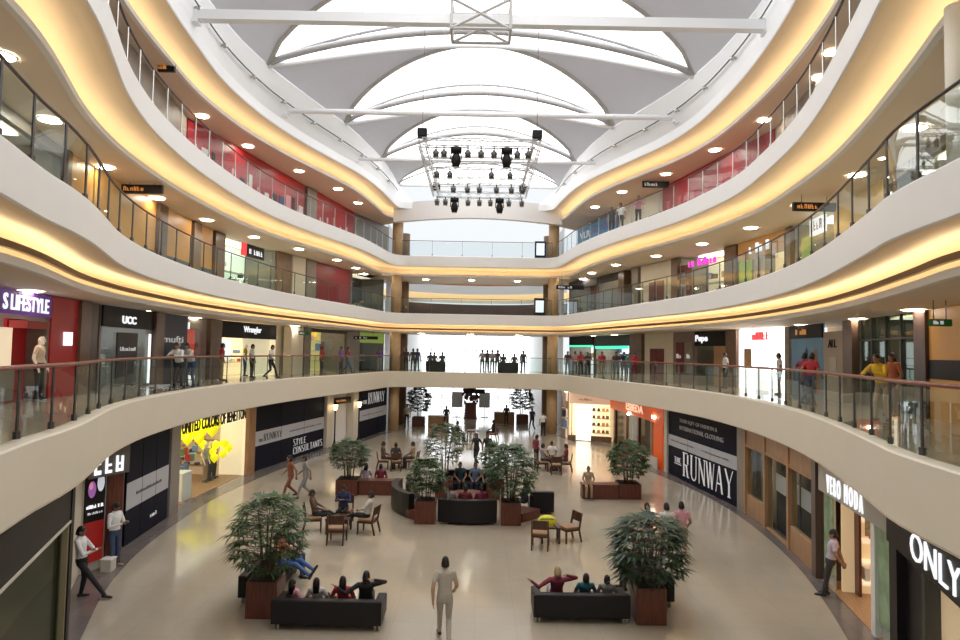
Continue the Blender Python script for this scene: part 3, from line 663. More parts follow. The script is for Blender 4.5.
f = rs(826.5, 846); t = board(f, z, H*.88, 'wall_notice', 'pale notice panel with short dark letters on the first gallery wall', 'notice', mat('pale_panel', (.52,.44,.36), .5), out=.05)
put_text('lettering', 'ALL', f, f[3]*.3, f[3]*.72, z+1.95, z+2.25, M_BLACK, t, out=.12); SB(t, f, 'white_square', M_ALF, f[3]*.38, f[3]*.7, -.13, -.1, z+1.05, z+1.6)
pier(rs(846.5, 857), z, H, M_MARB)
f = rs(857.5, 919); L = f[3]; t = shop(f, z, H, 'dim restaurant behind dark glass where the yellow shirted person stands', back=mat('dim_amber', (.10,.05,.02), .4, var=.6, vscale=1), glass=False, shelves=0, side=M_GREYST)
SB(t, f, 'glass', M_DARKGLASS, .1, L-.1, .05, .06, z, z+H)
for k in range(3): SB(t, f, 'window_light', M_LITBLUE, L*(.18+.2*k), L*(.18+.2*k+(.10 if k != 1 else .16)), 1.6, 1.7, z+1.0, z+1.9)
mb = MB()
for k in range(5): mb.fb(f, L*(.02+.24*k)-.03, L*(.02+.24*k)+.03, -.02, .05, z, z+H)
mb.fb(f, 0, L, -.02, .05, z+2.15, z+2.2); mb.build('mullions', M_DSTEEL, t)
pier(rs(920, 931), z, H, mat('dark_marble', (.09,.055,.045), .3))
f = rs(932, 1040); t = board(f, z, H, 'wall_cladding', 'amber wall with a dark band at the right edge under the exit sign', 'wall panel', M_AMBER); SB(t, f, 'dark_band', M_BLACK, 0, f[3], -.09, -.05, z+1.05, z+1.55)
# ---------------- second gallery
z = L2+.03
def b2(sd, x0, x1): return sidefr(sd, 2, x0, x1)
f = b2(-1, -60, 60); L = f[3]; t = shop(f, z, H, 'pale blue glazed shop at the left edge of the second gallery', back=mat('blue_grey_wall', (.35,.42,.48), .4, emit=.15, ecol=(.5,.6,.7), var=.3, vscale=1), shelves=0, head=M_GREYST, hh=.3)
SB(t, f, 'brown_beam', M_MARB, .1, L-.1, .2, .3, z+1.2, z+1.55); SB(t, f, 'neon', M_MAG, L*.50, L*.58, .1, .15, z+1.0, z+1.35)
pier(b2(-1, 60, 66), z, H, M_MARB)
f = b2(-1, 67, 90); t = board(f, z, H, 'wall_cladding', 'plain amber wall panel nearest the camera in the left second gallery', 'wall panel', M_AMBER)
for k, (a, b) in enumerate(((92,154),(164,189),(199,211))):
    f = b2(-1, a, b); t = board(f, z, H, 'wall_cladding', 'amber wall panel above a blue band, %s of three along the left second gallery' % ORD[k], 'wall panel', M_AMBER, group='amber panels of the left second gallery')
    SB(t, f, 'blue_band', mat('dull_blue', (.08,.13,.17), .5), 0, f[3], -.1, -.05, z+.35, z+.95)
for a, b in ((155,163),(190,198),(212,222)): pier(b2(-1, a, b), z, H, M_MARB)
f = b2(-1, 223, 275); L = f[3]; t = shop(f, z, H, 'green and white lit shop with a black sign of white script', back=lit('lit_green_white', (.78,.92,.75), .9), seed=41, shelves=2)
SB(t, f, 'sign_panel', M_BLACK, L*.35, L*.68, -.2, -.08, z+2.1, z+2.75); put_text('lettering', '', f, L*.38, L*.64, z+2.25, z+2.62, M_GLOWW, t, out=.22, bold=.03, me=scrawl_mesh(L*.27, .36, 6, 12)); SB(t, f, 'red_end', M_REDG, L*.27, L*.34, -.2, -.08, z+2.1, z+2.75)
pier(b2(-1, 276, 289), z, H, M_STONE2); pier(b2(-1, 290, 303), z, H, M_CREAM); pier(b2(-1, 304, 314), z, H, M_GREYST)
f = b2(-1, 315, 350); t = board(f, z, H, 'maroon_wall', 'curved dark red wall near the far left column in the second gallery', 'wall panel', mat('maroon_wall', (.22,.02,.03), .4, emit=.05, ecol=(.6,.05,.06)))
f = b2(-1, 351, 384); t = shop(f, z, H, 'dark shop beside the far left column in the second gallery', back=M_DARKSHOP, shelves=1, seed=44)
def r2(x0, x1): return sidefr(1, 2, x0, x1)
f = r2(569, 598); t = shop(f, z, H, 'brown wood shop beside the far right column in the second gallery', back=M_PBROWN, shelves=1, seed=45, head=M_DARKSHOP, hh=.6)
f = r2(599, 619); t = shop(f, z, H, 'black shop with white wall panels and shelves', back=M_ALF, shelves=3, seed=46, head=M_BLACK, hh=.5)
for a, b, m in ((620,626,M_MARB),(634,640,M_GREYST)): pier(r2(a, b), z, H, m)
f = r2(641, 672); mb = MB(); mb.fb(f, 0, f[3], 0, .1, z, z+H); struct('wall_beige', mb, M_CREAM)
t = thing('door_1', 'dark double door in the beige wall of the second gallery', 'door'); t['kind'] = 'structure'
for k in (0, 1): d = SB(t, f, 'door_leaf', M_DRED, f[3]*(.30+.25*k), f[3]*(.52+.25*k), -.06, -.01, z, z+1.75, bevel=.02); SB(d, f, 'handle', M_STEEL, f[3]*(.49+.06*k), f[3]*(.505+.06*k), -.1, -.06, z+.8, z+1.1)
pier(r2(673, 679), z, H, M_MARB)
f = r2(680, 726); L = f[3]; t = shop(f, z, H, 'bright cream shop under a magenta neon sign', back=M_LITCREAM, shelves=2, seed=48); put_text('lettering', '', f, L*.25, 0, z+2.2, 0, M_MAG, t, out=.1, me=scrawl_mesh(L*.6, .42, 9, 17, .06)); SB(t, f, 'dark_panel', M_PBROWN, .1, L*.26, .0, .05, z, z+2.4)
pier(r2(727, 738), z, H, M_MARB)
f = r2(739, 788); L = f[3]; t = shop(f, z, H, 'glowing shop with a slanted white sign above pale columns', back=M_LITWARM, shelves=2, seed=49, head=M_AMBER, hh=.9); put_text('lettering', '', f, L*.3, 0, z+2.2, 0, M_GLOWW, t, out=.1, me=scrawl_mesh(L*.42, .45, 6, 23, .06)); SB(t, f, 'green_panel', M_GREENP, .1, L*.28, -.02, .04, z, z+2.1)
for k in (.36, .5): SB(t, f, 'pale_column', M_ALF, L*k, L*(k+.05), -.05, .05, z, z+2.0)
pier(r2(788.5, 794), z, H, M_STONE2)
f = r2(794.5, 835); L = f[3]; t = shop(f, z, H, 'lit shop with yellow green panel and a bright white sign', back=M_LITWARM, shelves=2, seed=50); SB(t, f, 'green_panel', M_GREENP, L*.2, L*.45, -.02, .04, z, z+2.2); SB(t, f, 'sign_panel', M_LITWHITE, L*.5, L*.85, -.15, -.05, z+2.1, z+2.75); put_text('lettering', '', f, L*.54, 0, z+2.25, 0, mat('mauve', (.35,.25,.5), .5), t, out=.16, me=scrawl_mesh(L*.28, .4, 4, 5))
f = r2(836, 885); t = board(f, z, H, 'wall_cladding', 'honey coloured wall panel near the right edge of the second gallery', 'wall panel', mat('honey_wall', (.55,.36,.14), .4, emit=.15, ecol=(.9,.6,.25), var=.2, vscale=.6))
f = r2(886, 1100); L = f[3]; t = shop(f, z, H, 'blue grey glazed shop at the right edge of the second gallery', back=MATS['blue_grey_wall'], shelves=0, head=M_GREYST, hh=.3); SB(t, f, 'honey_beam', MATS['honey_wall'], .1, L-.1, .2, .3, z+1.5, z+1.9); SB(t, f, 'dark_beam', M_MARB, .1, L-.1, .2, .3, z+.5, z+.75)
q = P(956, 97, L2+.03); mb = MB(); mb.lathe([(.19,L2+.03),(.19,L3-DROP)], (7.58,10.0,0), 18); struct('column', mb, M_CREAM, True)
# ---------------- top gallery
z = L3+.03
f = sidefr(-1, 3, -50, 185); t = board(f, z, H, 'wall_cladding', 'tan wall panels with pale posters at the near end of the left top gallery', 'wall panel', mat('tan_pale', (.42,.33,.27), .5, var=.3, vscale=.7))
f = sidefr(-1, 3, 186, 304); L = f[3]; t = board(f, z, H, 'wall_cladding', 'long red wall with pink and dark poster figures in the left top gallery', 'wall panel', M_REDW)
r = random.Random(5)
for k in range(14):
    a = .02+.07*k; SB(t, f, 'poster', GOODS[(6,0,4,2,6,4,0)[k % 7]], L*a, L*(a+r.uniform(.02,.05)), -.08, -.05, z+r.uniform(.3,.9), z+r.uniform(1.3,2.0))
pier(sidefr(-1, 3, 304.5, 314), z, H, M_GREYST)
f = sidefr(-1, 3, 314.5, 353); L = f[3]; t = board(f, z, H, 'wall_cladding', 'red wall with small white marks beyond the grey pillar, left top gallery', 'wall panel', M_REDW)
for k in range(5): SB(t, f, 'white_mark', M_ALF, L*(.1+.17*k), L*(.13+.17*k), -.08, -.05, z+1.0+.2*(k % 2), z+1.35+.2*(k % 3))
f = sidefr(-1, 3, 354, 388); t = board(f, z, H, 'wall_cladding', 'pale grey wall beside the far left column in the top gallery', 'wall panel', M_GREYST)
f = sidefr(1, 3, 578, 617); L = f[3]; t = board(f, z, H*.9, 'blue_hoarding', 'blue hoarding with white letters behind the three people of the top gallery', 'hoarding', mat('blue_board', (.04,.16,.32), .4, emit=.12, ecol=(.1,.4,.7), var=.25, vscale=.8))
put_text('lettering', 'VLR', f, L*.08, L*.36, z+1.75, z+2.25, M_LETTER, t, out=.07, bold=.02); put_text('lettering', '', f, L*.42, 0, z+1.85, 0, mat('purple_print', (.35,.2,.5), .5), t, out=.07, me=scrawl_mesh(L*.5, .35, 7, 8))
f = sidefr(1, 3, 618, 663); mb = MB(); mb.fb(f, 0, f[3], 0, .1, z, z+H); struct('wall_beige', mb, M_CREAM); SBt = thing('door_1', 'small dark door in the beige wall of the top gallery', 'door'); SBt['kind'] = 'structure'; SB(SBt, f, 'door_leaf', M_DRED, f[3]*.72, f[3]*.98, -.06, -.01, z, z+1.5)
f = sidefr(1, 3, 664, 775); L = f[3]; t = board(f, z, H, 'wall_cladding', 'long plain red wall of the right top gallery', 'wall panel', M_REDW)
for k in range(7): SB(t, f, 'white_mark', mat('red_wall_print', (.5,.12,.14), .5), L*(.05+.13*k), L*(.09+.13*k), -.08, -.05, z+.5, z+1.9)
f = sidefr(1, 3, 776, 990); t = board(f, z, H, 'wall_cladding', 'tan wall panels at the near end of the right top gallery', 'wall panel', MATS['tan_pale'])
# ---------------- transverse walls beside the far columns
# ================================================================== GROUND FLOOR
GH = L1-FAS[1]-.02
def gf(p0, p1): return frame(P(*p0), P(*p1))
# left: dark glass shop nearest the camera
f = frame((-6.3,8.0), (-8.1,12.9)); L = f[3]
t = thing('storefront', 'dark framed glass shop front at the lower left corner', 'shop')
SB(t, f, 'header', M_BLACK, 0, L, -.08, .1, GH-.75, GH); SB(t, f, 'frame_post', M_BLACK, L-.22, L, -.1, .12, 0, GH); SB(t, f, 'glass', M_DARKGLASS, 0, L-.2, .03, .05, .1, GH-.75)
SB(t, f, 'frame_trim', M_ALF, 0, L-.2, -.1, -.06, GH-.80, GH-.75); SB(t, f, 'frame_sill', M_BLACK, 0, L, -.05, .1, 0, .1); SB(t, f, 'frame_edge', mat('olive_trim', (.32,.28,.17), .4), L-.3, L-.22, -.07, .05, .1, GH-.8)
SB(t, f, 'back_wall', mat('olive_wall', (.20,.19,.14), .6, var=.2, vscale=1), 0, L, 2.2, 2.3, 0, GH)
f = gf((71,590), (78,575.5)); mb = MB(); mb.fb(f, 0, f[3], 0, .1, 0, GH); struct('wall_jamb', mb, M_CREAM)
f = gf((78,575.5), (103,567)); L = f[3]
t = thing('poster_light_box', 'tall light box poster of sunglasses in black over red', 'poster'); SB(t, f, 'frame', M_ALF, 0, L, 0, .1, 0, GH); SB(t, f, 'red_panel', mat('red_light_box', (.25,.01,.01), .4, emit=.10, ecol=(1,.04,.03), var=.7, vscale=1.5), L*.1, L*.9, -.04, 0, .25, 1.3); SB(t, f, 'black_panel', M_BLACK, L*.1, L*.9, -.04, 0, 1.3, 2.55)
mb = MB(); g = lambda U, zz, o=.045: (f[0].x+f[1].x*L*U+f[2].x*o, f[0].y+f[1].y*L*U+f[2].y*o, zz)
for cu, cz, ru, rz, mi in ((.35,2.15,.16,.22,0),(.7,2.3,.15,.24,1),(.30,2.25,.08,.1,2)):
    mb.mi = mi; mb.poly([g(cu+ru*math.cos(a*PI/8), cz+rz*math.sin(a*PI/8), .045+.003*mi) for a in range(16)])
mb.build('printed_lenses', [lit('violet_print', (.4,.15,.5), .4), lit('pale_print', (.7,.75,.9), .5), lit('rose_print', (.8,.3,.5), .5)], t)
put_text('lettering', '', f, L*.14, 0, 1.66, 0, M_GLOWW, t, out=.05, me=scrawl_mesh(L*.7, .09, 12, 3)); put_text('small_lettering', '', f, L*.2, 0, 1.5, 0, M_LETTER, t, out=.05, me=scrawl_mesh(L*.6, .06, 14, 6))
t2 = thing('shop_sign', 'glowing white sign of slanted strokes above the sunglasses poster', 'sign'); g2 = frame(f[0]+f[2]*.35, f[0]+f[2]*.35+f[1]*.85); SB(t2, g2, 'panel', mat('sign_backing', (.12,.11,.10), .5), -.1, 1.1, -.0, .05, 2.5, GH)
put_text('lettering', '', g2, .02, 0, 2.58, 0, M_GLOWW, t2, out=.02, me=scrawl_mesh(.95, .6, 3, 21, .03))
f = gf((104,566), (119,563)); pier(gf((103.5,567), (119,563)), 0, GH, M_PBROWN, -.05, .12); pier(frame(P(119,563), (-10.45,19.2)), 0, GH, M_PBROWN, 0, .1)
t = thing('power_box', 'small white box at the foot of the brown pillar', 'box', (*P(108,571).xy,0)); mb = MB(); mb.box(-.14,.14,-.14,.14,0,.32); mb.build('box_body', M_ALF, t, bevel=.02); mb = MB(); mb.box(-.15,.15,-.15,.15,.32,.345); mb.build('lid', M_WHITE, t)
def hoarding(fr, label, z0, z1, band, big=None, posts=None, group=None):
    L = fr[3]; t = thing('hoarding', label, 'hoarding', group=group)
    SB(t, fr, 'panel', M_NAVY, 0, L, -.02, .06, z0, z1)
    if band: SB(t, fr, 'stripe', M_STRIPE, 0, L, -.03, -.018, *band)
    mb = MB()
    for k in range(1, 3): mb.fb(fr, L*k/3-.008, L*k/3+.008, -.034, -.02, z0, z1)
    mb.build('joint', M_BLACK, t)
    return t
f = frame((-10.45,19.3), (-10.8,22.6)); L = f[3]; t = hoarding(f, 'navy hoarding with a grey stripe behind the man in jeans', 0, GH, (1.05,1.85)); put_text('stripe_lettering', '', f, L*.2, 0, 1.4, 0, M_STEXT, t, out=.035, me=scrawl_mesh(L*.6, .09, 20, 2))
put_text('lettering', '', f, L*.55, 0, .4, 0, M_LETTER, t, out=.03, me=scrawl_mesh(.5, .12, 8, 12))
pier(frame((-10.85,22.7), (-11.0,23.7)), 0, GH, M_GREYST, -.1, .5)
f = frame((-11.15,24.0), (-10.95,30.4)); L = f[3]
t = shop(f, 0, GH, 'bright cream clothes shop with yellow balloons under a long row of black capitals', back=M_LITCREAM, shelves=3, seed=61, glass=True, depth=3.6, jamb=.08, side=M_LITCREAM)
put_text('lettering', 'UNITED COLORS OF BENETTON', f, L*.03, L*.97, GH-.62, GH-.12, M_BLACK, t, out=.06, bold=.02)
SB(t, f, 'added_light_panel', M_LITWHITE, .3, L-.3, .4, 2.2, GH-.05, GH-.02)  # extra ceiling glow added to brighten this shop
SB(t, f, 'shop_floor', M_OAK, 0, L, .1, 3.6, .005, .02)
g3 = frame(f[0]+f[1]*(L-.15)-f[2]*3.5, f[0]+f[1]*(L-.15)-f[2]*1.15); SB(t, g3, 'end_wall', mat('soft_warm_wall', (.72,.52,.32), .6, emit=.25, ecol=(.9,.65,.4)), 0, g3[3], -.03, .05, 0, GH)
for k in range(4):
    SB(t, g3, 'shelf', M_TEAK, .05, g3[3]-.05, -.4, -.03, .45+.58*k, .49+.58*k); goods(t, g3, .1, g3[3]-.1, -.35, .5+.58*k, 1.0+.6*k, 62+k, 9)
mb = MB(); mb.fb(f, 3.2, 5.4, 1.8, 1.83, 1.55, 1.58); rail = mb.build('clothes_rail', M_STEEL, t); goods(t, f, 3.2, 5.4, 1.75, .5, 1.6, 77, 14)
pier(frame((-10.95,30.5), (-10.85,31.1)), 0, GH, M_TEAK, -.15, .4)
f = frame((-10.8,31.2), (-9.35,39.0)); L = f[3]; t = hoarding(f, 'long navy hoarding with two lines of pale capitals under a grey stripe', 0, GH, (1.2,1.9))
put_text('stripe_lettering', '', f, L*.10, 0, 1.36, 0, M_NAVY, t, out=.035, me=serif_mesh('RUNWAY', L*.24, .36, .01)); put_text('stripe_lettering', '', f, L*.04, 0, 1.36, 0, M_NAVY, t, out=.035, me=serif_mesh('THE', L*.055, .16, .01)); put_text('stripe_lettering', '', f, L*.45, 0, 1.5, 0, M_STEXT, t, out=.035, me=scrawl_mesh(L*.5, .06, 40, 2))
put_text('lettering', '', f, L*.5, 0, .68, 0, M_LETTER, t, out=.03, me=serif_mesh('STYLE', L*.2, .34)); put_text('lettering', '', f, L*.5, 0, .22, 0, M_LETTER, t, out=.03, me=serif_mesh('CONSULTANTS', L*.48, .36))
pier(frame((-9.3,39.1), (-9.1,39.8)), 0, GH, M_CREAM, -.15, .4); pier(frame((-8.25,41.8), (-8.05,42.5)), 0, GH, M_CREAM, -.15, .4)
f = frame((-9.1,39.9), (-8.3,41.7)); L = f[3]; t = thing('door_2', 'white shutter door under a small black sign between the lamp posts', 'door'); t['kind'] = 'structure'; SB(t, f, 'shutter', M_WHITE, 0, L, .3, .35, 0, GH); SB(t, f, 'sign_panel', M_BLACK, 0, L, -.05, .0, 2.55, 2.95); put_text('lettering', '', f, L*.2, 0, 2.68, 0, M_ORG, t, out=.06, me=scrawl_mesh(L*.55, .13, 5, 3))
f = frame((-7.95,42.9), (-6.9,48.2)); L = f[3]; t = hoarding(f, 'navy hoarding with tall pale capitals high up beside the far left column', 0, GH, (1.2,1.9))
put_text('lettering', '', f, L*.28, 0, 2.25, 0, M_LETTER, t, out=.03, me=serif_mesh('RUNWAY', L*.62, .75)); put_text('lettering', '', f, L*.1, 0, 2.3, 0, M_LETTER, t, out=.03, me=serif_mesh('THE', L*.16, .25)); put_text('stripe_lettering', '', f, L*.1, 0, 1.5, 0, M_STEXT, t, out=.035, me=scrawl_mesh(L*.75, .06, 30, 2))
# right
f = frame((9.75,32.9), (10.35,25.7)); L = f[3]; t = hoarding(f, 'large navy hoarding with tall pale capitals low down, on the right', 0, GH, (1.45,2.0))
put_text('lettering', '', f, L*.25, 0, .24, 0, M_LETTER, t, out=.03, me=serif_mesh('RUNWAY', L*.72, 1.12)); put_text('lettering', '', f, L*.11, 0, .75, 0, M_LETTER, t, out=.03, me=serif_mesh('THE', L*.12, .24)); SB(t, f, 'underline', M_LETTER, L*.11, L*.23, -.035, -.02, .66, .69)
put_text('upper_lettering', '20,000 SQFT OF FASHION &', f, L*.2, L*.76, 2.72, 2.92, mat('dim_lettering', (.4,.4,.42), .5), t, out=.03); put_text('upper_lettering', 'INTERNATIONAL CLOTHING', f, L*.2, L*.84, 2.38, 2.58, mat('dim_lettering'), t, out=.03)
put_text('stripe_lettering', '', f, L*.05, 0, 1.72, 0, M_STEXT, t, out=.035, me=scrawl_mesh(L*.38, .05, 30, 2)); put_text('stripe_lettering', '', f, L*.55, 0, 1.72, 0, M_STEXT, t, out=.035, me=scrawl_mesh(L*.36, .05, 30, 7))
pier(frame((10.4,25.6), (10.4,25.0)), 0, GH, M_GREYST, -.12, .4)
# wood framed shop front of three bays, gently curved
pts = [(10.35,24.9),(10.2,22.85),(9.85,20.4),(9.45,18.1)]
t = thing('storefront', 'teak framed shop front of three bays backed with navy boards', 'shop')
for k in range(3):
    f = frame(pts[k], pts[k+1]); L = f[3]
    SB(t, f, 'wood_header', M_OAK, 0, L, -.05, .15, 2.65, GH); SB(t, f, 'sill_panel', M_OAK, 0, L, -.04, .12, 0, .75 if k != 1 else .06, bevel=.02); SB(t, f, 'post', M_OAK, 0, .18, -.1, .18, 0, GH); SB(t, f, 'rail', M_TEAK, 0, L, -.08, .16, 2.55, 2.65)
    SB(t, f, 'glass', M_SHOPGLASS, .18, L, .02, .03, .75 if k != 1 else .06, 2.55)
    if k: SB(t, f, 'navy_board', M_NAVY, .18, L, .3, .36, 0, 2.6); SB(t, f, 'stripe', M_STRIPE, .18, L, .28, .30, 1.35, 1.95)
    else: SB(t, f, 'brown_board', mat('dull_brown', (.22,.17,.13), .6, var=.2, vscale=1), .18, L, .5, .56, 0, 2.6)
pier(frame((9.42,18.0), (9.35,17.65)), 0, GH, mat('dark_marble', (.06,.05,.045), .3), -.12, .4)
f = frame((9.32,17.55), (8.48,13.3)); L = f[3]; u0, u1 = L*.17, L*.775
t = thing('storefront', 'pale fronted shop with white capitals, its doorway open beside the guard', 'shop')
SB(t, f, 'header', mat('sign_grey', (.5,.48,.44), .5), 0, L, -.06, .1, 2.42, GH); put_text('lettering', 'V E R O   M O D A', f, L*.17, L*.72, 2.50, 2.96, M_GLOWW, t, out=.08, bold=.0)
gp = mat('green_display', (.26,.31,.19), .5, emit=.10, ecol=(.45,.6,.35), var=.95, vscale=2.6)
for a, b in ((.02,.16),(.83,.98)):
    d = SB(t, f, 'display_panel', gp, L*a, L*b, .05, .1, .35, 2.38); SB(d, f, 'pale_frame', M_ALF, L*a-.02, L*b+.02, .1, .14, 0, 2.42); SB(d, f, 'glass', M_SHOPGLASS, L*a, L*b, -.02, -.01, .1, 2.4)
SB(t, f, 'white_pier', M_WHITE, u1, L*.825, -.02, .3, 0, 2.42); SB(t, f, 'back_wall', M_LITWARM, 0, L, 3.2, 3.3, 0, GH); g3 = frame(f[0]+f[1]*(u0+.1)-f[2]*.25, f[0]+f[1]*(u0+.1)-f[2]*2.9); SB(t, g3, 'side_wall', mat('soft_cream_wall', (.85,.66,.42), .6, emit=.28, ecol=(.95,.72,.42)), 0, g3[3], 0, .1, 0, 2.42)
for k in range(4): SB(t, g3, 'shelf', M_LITCREAM, .35, 2.4, -.35, 0, .32+.52*k, .37+.52*k)
goods(t, g3, .4, 2.3, -.30, .38, 1.95, 72, 12, [GOODS[0], GOODS[3], GOODS[1], GOODS[0]]); SB(t, g3, 'dark_upright', M_PBROWN, .28, .34, -.3, 0, 0, 2.42); SB(t, g3, 'speckled_panel', mat('speckled_wall', (.40,.34,.22), .5, var=.95, vscale=14), .4, 1.6, -.38, -.36, 1.55, 2.4)
SB(t, f, 'shop_floor', M_OAK, 0, L, .02, 3.2, .012, .02); SB(t, f, 'ceiling_panel', M_LITCREAM, 0, L, .1, 3.2, GH-.03, GH)
for k in range(4): SB(t, f, 'shelf', M_LITCREAM, L*.30, L*.95, 2.2, 3.15, .3+.55*k, .34+.55*k)
goods(t, f, L*.35, L*.95, 2.5, .36, 2.3, 71, 12, [GOODS[0], GOODS[3], GOODS[1]]); SB(t, f, 'pattern_panel', mat('speckled_print', (.45,.42,.30), .5, var=.9, vscale=9), L*.36, L*.75, 2.0, 2.03, 1.3, 2.2)
t = thing('red_vase', 'orange red cylinder vase on the white pier of the right shop', 'vase', (f[0].x+f[1].x*L*.74-f[2].x*.45, f[0].y+f[1].y*L*.74-f[2].y*.45, .02)); mb = MB(); mb.box(-.14,.14,-.14,.14,0,1.45); mb.build('plinth', M_WHITE, t); mb = MB(); mb.lathe([(.10,1.45),(.13,1.6),(.12,1.85),(.06,1.95)], n=16); mb.build('vase_body', lit('vase_red', (.9,.15,.03), .5), t, True)
f = frame((8.45,13.2), (6.75,8.0)); L = f[3]
t = thing('storefront', 'black shop front with large white capitals at the lower right corner', 'shop')
SB(t, f, 'header', M_BLACK, 0, L, -.1, .15, 2.3, GH); put_text('lettering', 'ONLY', f, L*.29, L*.70, 2.42, 2.9, M_GLOWW, t, out=.12, bold=-.01)
SB(t, f, 'black_pier', M_BLACK, 0, L*.09, -.06, .3, 0, 2.3); SB(t, f, 'dark_recess', M_BLACK, L*.09, L*.28, .1, .4, 0, 2.3); SB(t, f, 'back_wall', mat('peach_wall', (.85,.58,.36), .6, emit=.35, ecol=(.95,.68,.42)), L*.28, L*.62, .35, .45, 0, 2.3); SB(t, f, 'glass', M_SHOPGLASS, L*.28, L, .05, .06, 0, 2.3); SB(t, f, 'dark_rack', M_PBROWN, L*.62, L*.97, .4, .6, .0, 2.3); SB(t, f, 'display_step', M_PBROWN, L*.20, L*.3, -.02, .5, 0, .5)
# shoe and bag shop facing the camera, with orange corner shop
f = frame((6.3,44.8), (9.1,43.9)); L = f[3]
t = shop(f, 0, GH, 'brightly lit bag shop with white shelves facing down the hall', back=M_LITCREAM, shelves=0, head=mat('peach_header', (.75,.5,.36), .5, emit=.4, ecol=(.95,.65,.45)), hh=.75, glass=False, depth=1.2, side=M_LITWARM)
put_text('lettering', '', f, L*.25, 0, GH-.5, 0, M_MARB, t, out=.08, me=scrawl_mesh(L*.35, .14, 9, 5)); SB(t, f, 'bright_window', mat('bright_window', (1,.96,.85), .5, emit=2.2, ecol=(1,.95,.82)), L*.18, L*.52, -.06, .04, .05, 2.35); SB(t, f, 'base', M_STONE2, 0, L, -.04, .2, 0, .35)
for k in range(4): SB(t, f, 'shelf', M_WHITE, L*.52, L*.96, .2, .75, .5+.5*k, .54+.5*k); SB(t, f, 'shelf', M_WHITE, L*.03, L*.17, .2, .75, .5+.5*k, .54+.5*k)
k = 0
for row in range(4):
    for c in range(4):
        U = L*(.57+.105*c)+.02*((row*3+c) % 3); q = f[0]+f[1]*U-f[2]*.42
        b = thing('handbag', 'small handbag, %s from the left on the %s shelf of the lit bag shop' % (ORD[c], ('lowest','second','third','top')[row]), 'handbag', (q.x,q.y,.54+.5*row), math.atan2(f[1].y,f[1].x), 'handbags on the lit shelves')
        mb = MB(); w_ = .10+.02*((row+c) % 2); mb.hexa([(-w_,-.06,0),(w_,-.06,0),(w_,.06,0),(-w_,.06,0),(-w_*.8,-.03,.2),(w_*.8,-.03,.2),(w_*.8,.03,.2),(-w_*.8,.03,.2)]); mb.build('bag_body', GOODS[(4,3,1,5,2,4,7,6)[(row*4+c) % 8]], b, bevel=.015)
        mb = MB(); mb.tube([(w_*.5*math.cos(a*PI/6),0,.2+.1*math.sin(a*PI/6)) for a in range(7)], .01, 5); mb.build('handle', GOODS[4], b)
f = frame((9.05,43.6), (9.75,33.5)); L = f[3]
t = thing('storefront', 'shop under a bright orange fascia with a dim doorway', 'shop'); SB(t, f, 'header', M_ORANGE, 0, L, -.12, .1, 2.35, GH); SB(t, f, 'side_panel', M_ORANGE, L*.83, L*.97, -.05, .1, 0, 2.35); put_text('lettering', 'ESBEDA', f, L*.36, L*.68, 2.6, 3.05, mat('peach_lettering', (.95,.6,.4), .5, emit=.7, ecol=(1,.7,.5)), t, out=.14, bold=.02)
SB(t, f, 'back_wall', mat('dim_brown_wall', (.14,.06,.03), .5, var=.4, vscale=1), 0, L, 1.5, 1.6, 0, 2.4)
for k in range(4): SB(t, f, 'post', M_TEAK if k % 2 else M_PBROWN, L*(.06+.24*k), L*(.06+.24*k)+.35, -.05, .1, 0, 2.35)
SB(t, f, 'glass', M_SHOPGLASS, 0, L*.83, .04, .05, 0, 2.35); SB(t, f, 'low_rail', M_ALF, L*.55, L*.97, -.35, -.3, .0, .6)
for k in (.42, .86): 
    q = f[0]+f[1]*L*k+f[2]*.22; downlight(Vector((q.x, q.y, GH+.01)), 'small round lamp %s the letters on the orange fascia' % ('below' if k < .5 else 'right of'), 'orange shop lamps') if False else SB(t, f, 'spot_lamp', M_LAMP, L*k-.12, L*k+.12, -.2, -.13, 2.3 if k < .5 else 2.55, 2.45 if k < .5 else 2.7)
pier(frame((9.75,33.4), (9.78,33.0)), 0, GH, M_ALF, -.12, .4)
# narrow lit fronts beside the far right column
f = frame((5.95,46.2), (6.3,45.0)); t = shop(f, 0, GH, 'narrow glowing shop window with red stripes by the far right column', back=lit('pink_lit_wall', (.95,.6,.5), .8, .3), shelves=3, seed=80, depth=.3)
# ---------------- hanging signs
def hang_sign(p0, p1, zt, h, label, col=M_ORG, seed=1, body=M_BLACK, cz=None):
    fr = frame(p0, p1); t = thing('hanging_sign', label, 'sign'); L = fr[3]
    SB(t, fr, 'board', body, 0, L, 0, .12, zt-h, zt); put_text('lettering', '', fr, L*.08, 0, zt-h*.75, 0, col, t, out=.01, me=scrawl_mesh(L*.5, h*.5, 6, seed))
    mb = MB()
    for k in (.2, .8):
        q = fr[0]+fr[1]*L*k-fr[2]*.06; mb.cyl((q.x,q.y,zt),(q.x,q.y,cz), .012, n=6)
    mb.build('hanger', M_DSTEEL, t); return t
def hs(x0, x1, y, D, lv, h, label, **k):
    a = Vector(((x0-480)*D/640, D)); b = Vector(((x1-480)*D/640, D)); w_ = P(x0, y, 20); zt = CZ+(w_.z-CZ)*D/w_.y
    hang_sign(a, b, zt, h, label, cz=LV[lv]-DROP, **k)
hs(114, 156, 184, 22, 3, .30, 'black hanging sign with an orange end under the left second gallery ceiling', seed=2)
hs(795, 838, 202, 22, 3, .30, 'black hanging sign with amber letters under the right second gallery ceiling', seed=3)
hs(642, 669, 181, 36, 4, .35, 'black hanging sign left of the red wall in the right top gallery', seed=4, col=M_LETTER)
hs(146, 163, 63, 22.3, 4, .28, 'small dark hanging sign behind the near left top balustrade', seed=5)
hs(556, 584, 285, 45, 3, .3, 'dark hanging sign beside the far right column in the second gallery', seed=6, col=M_LETTER)
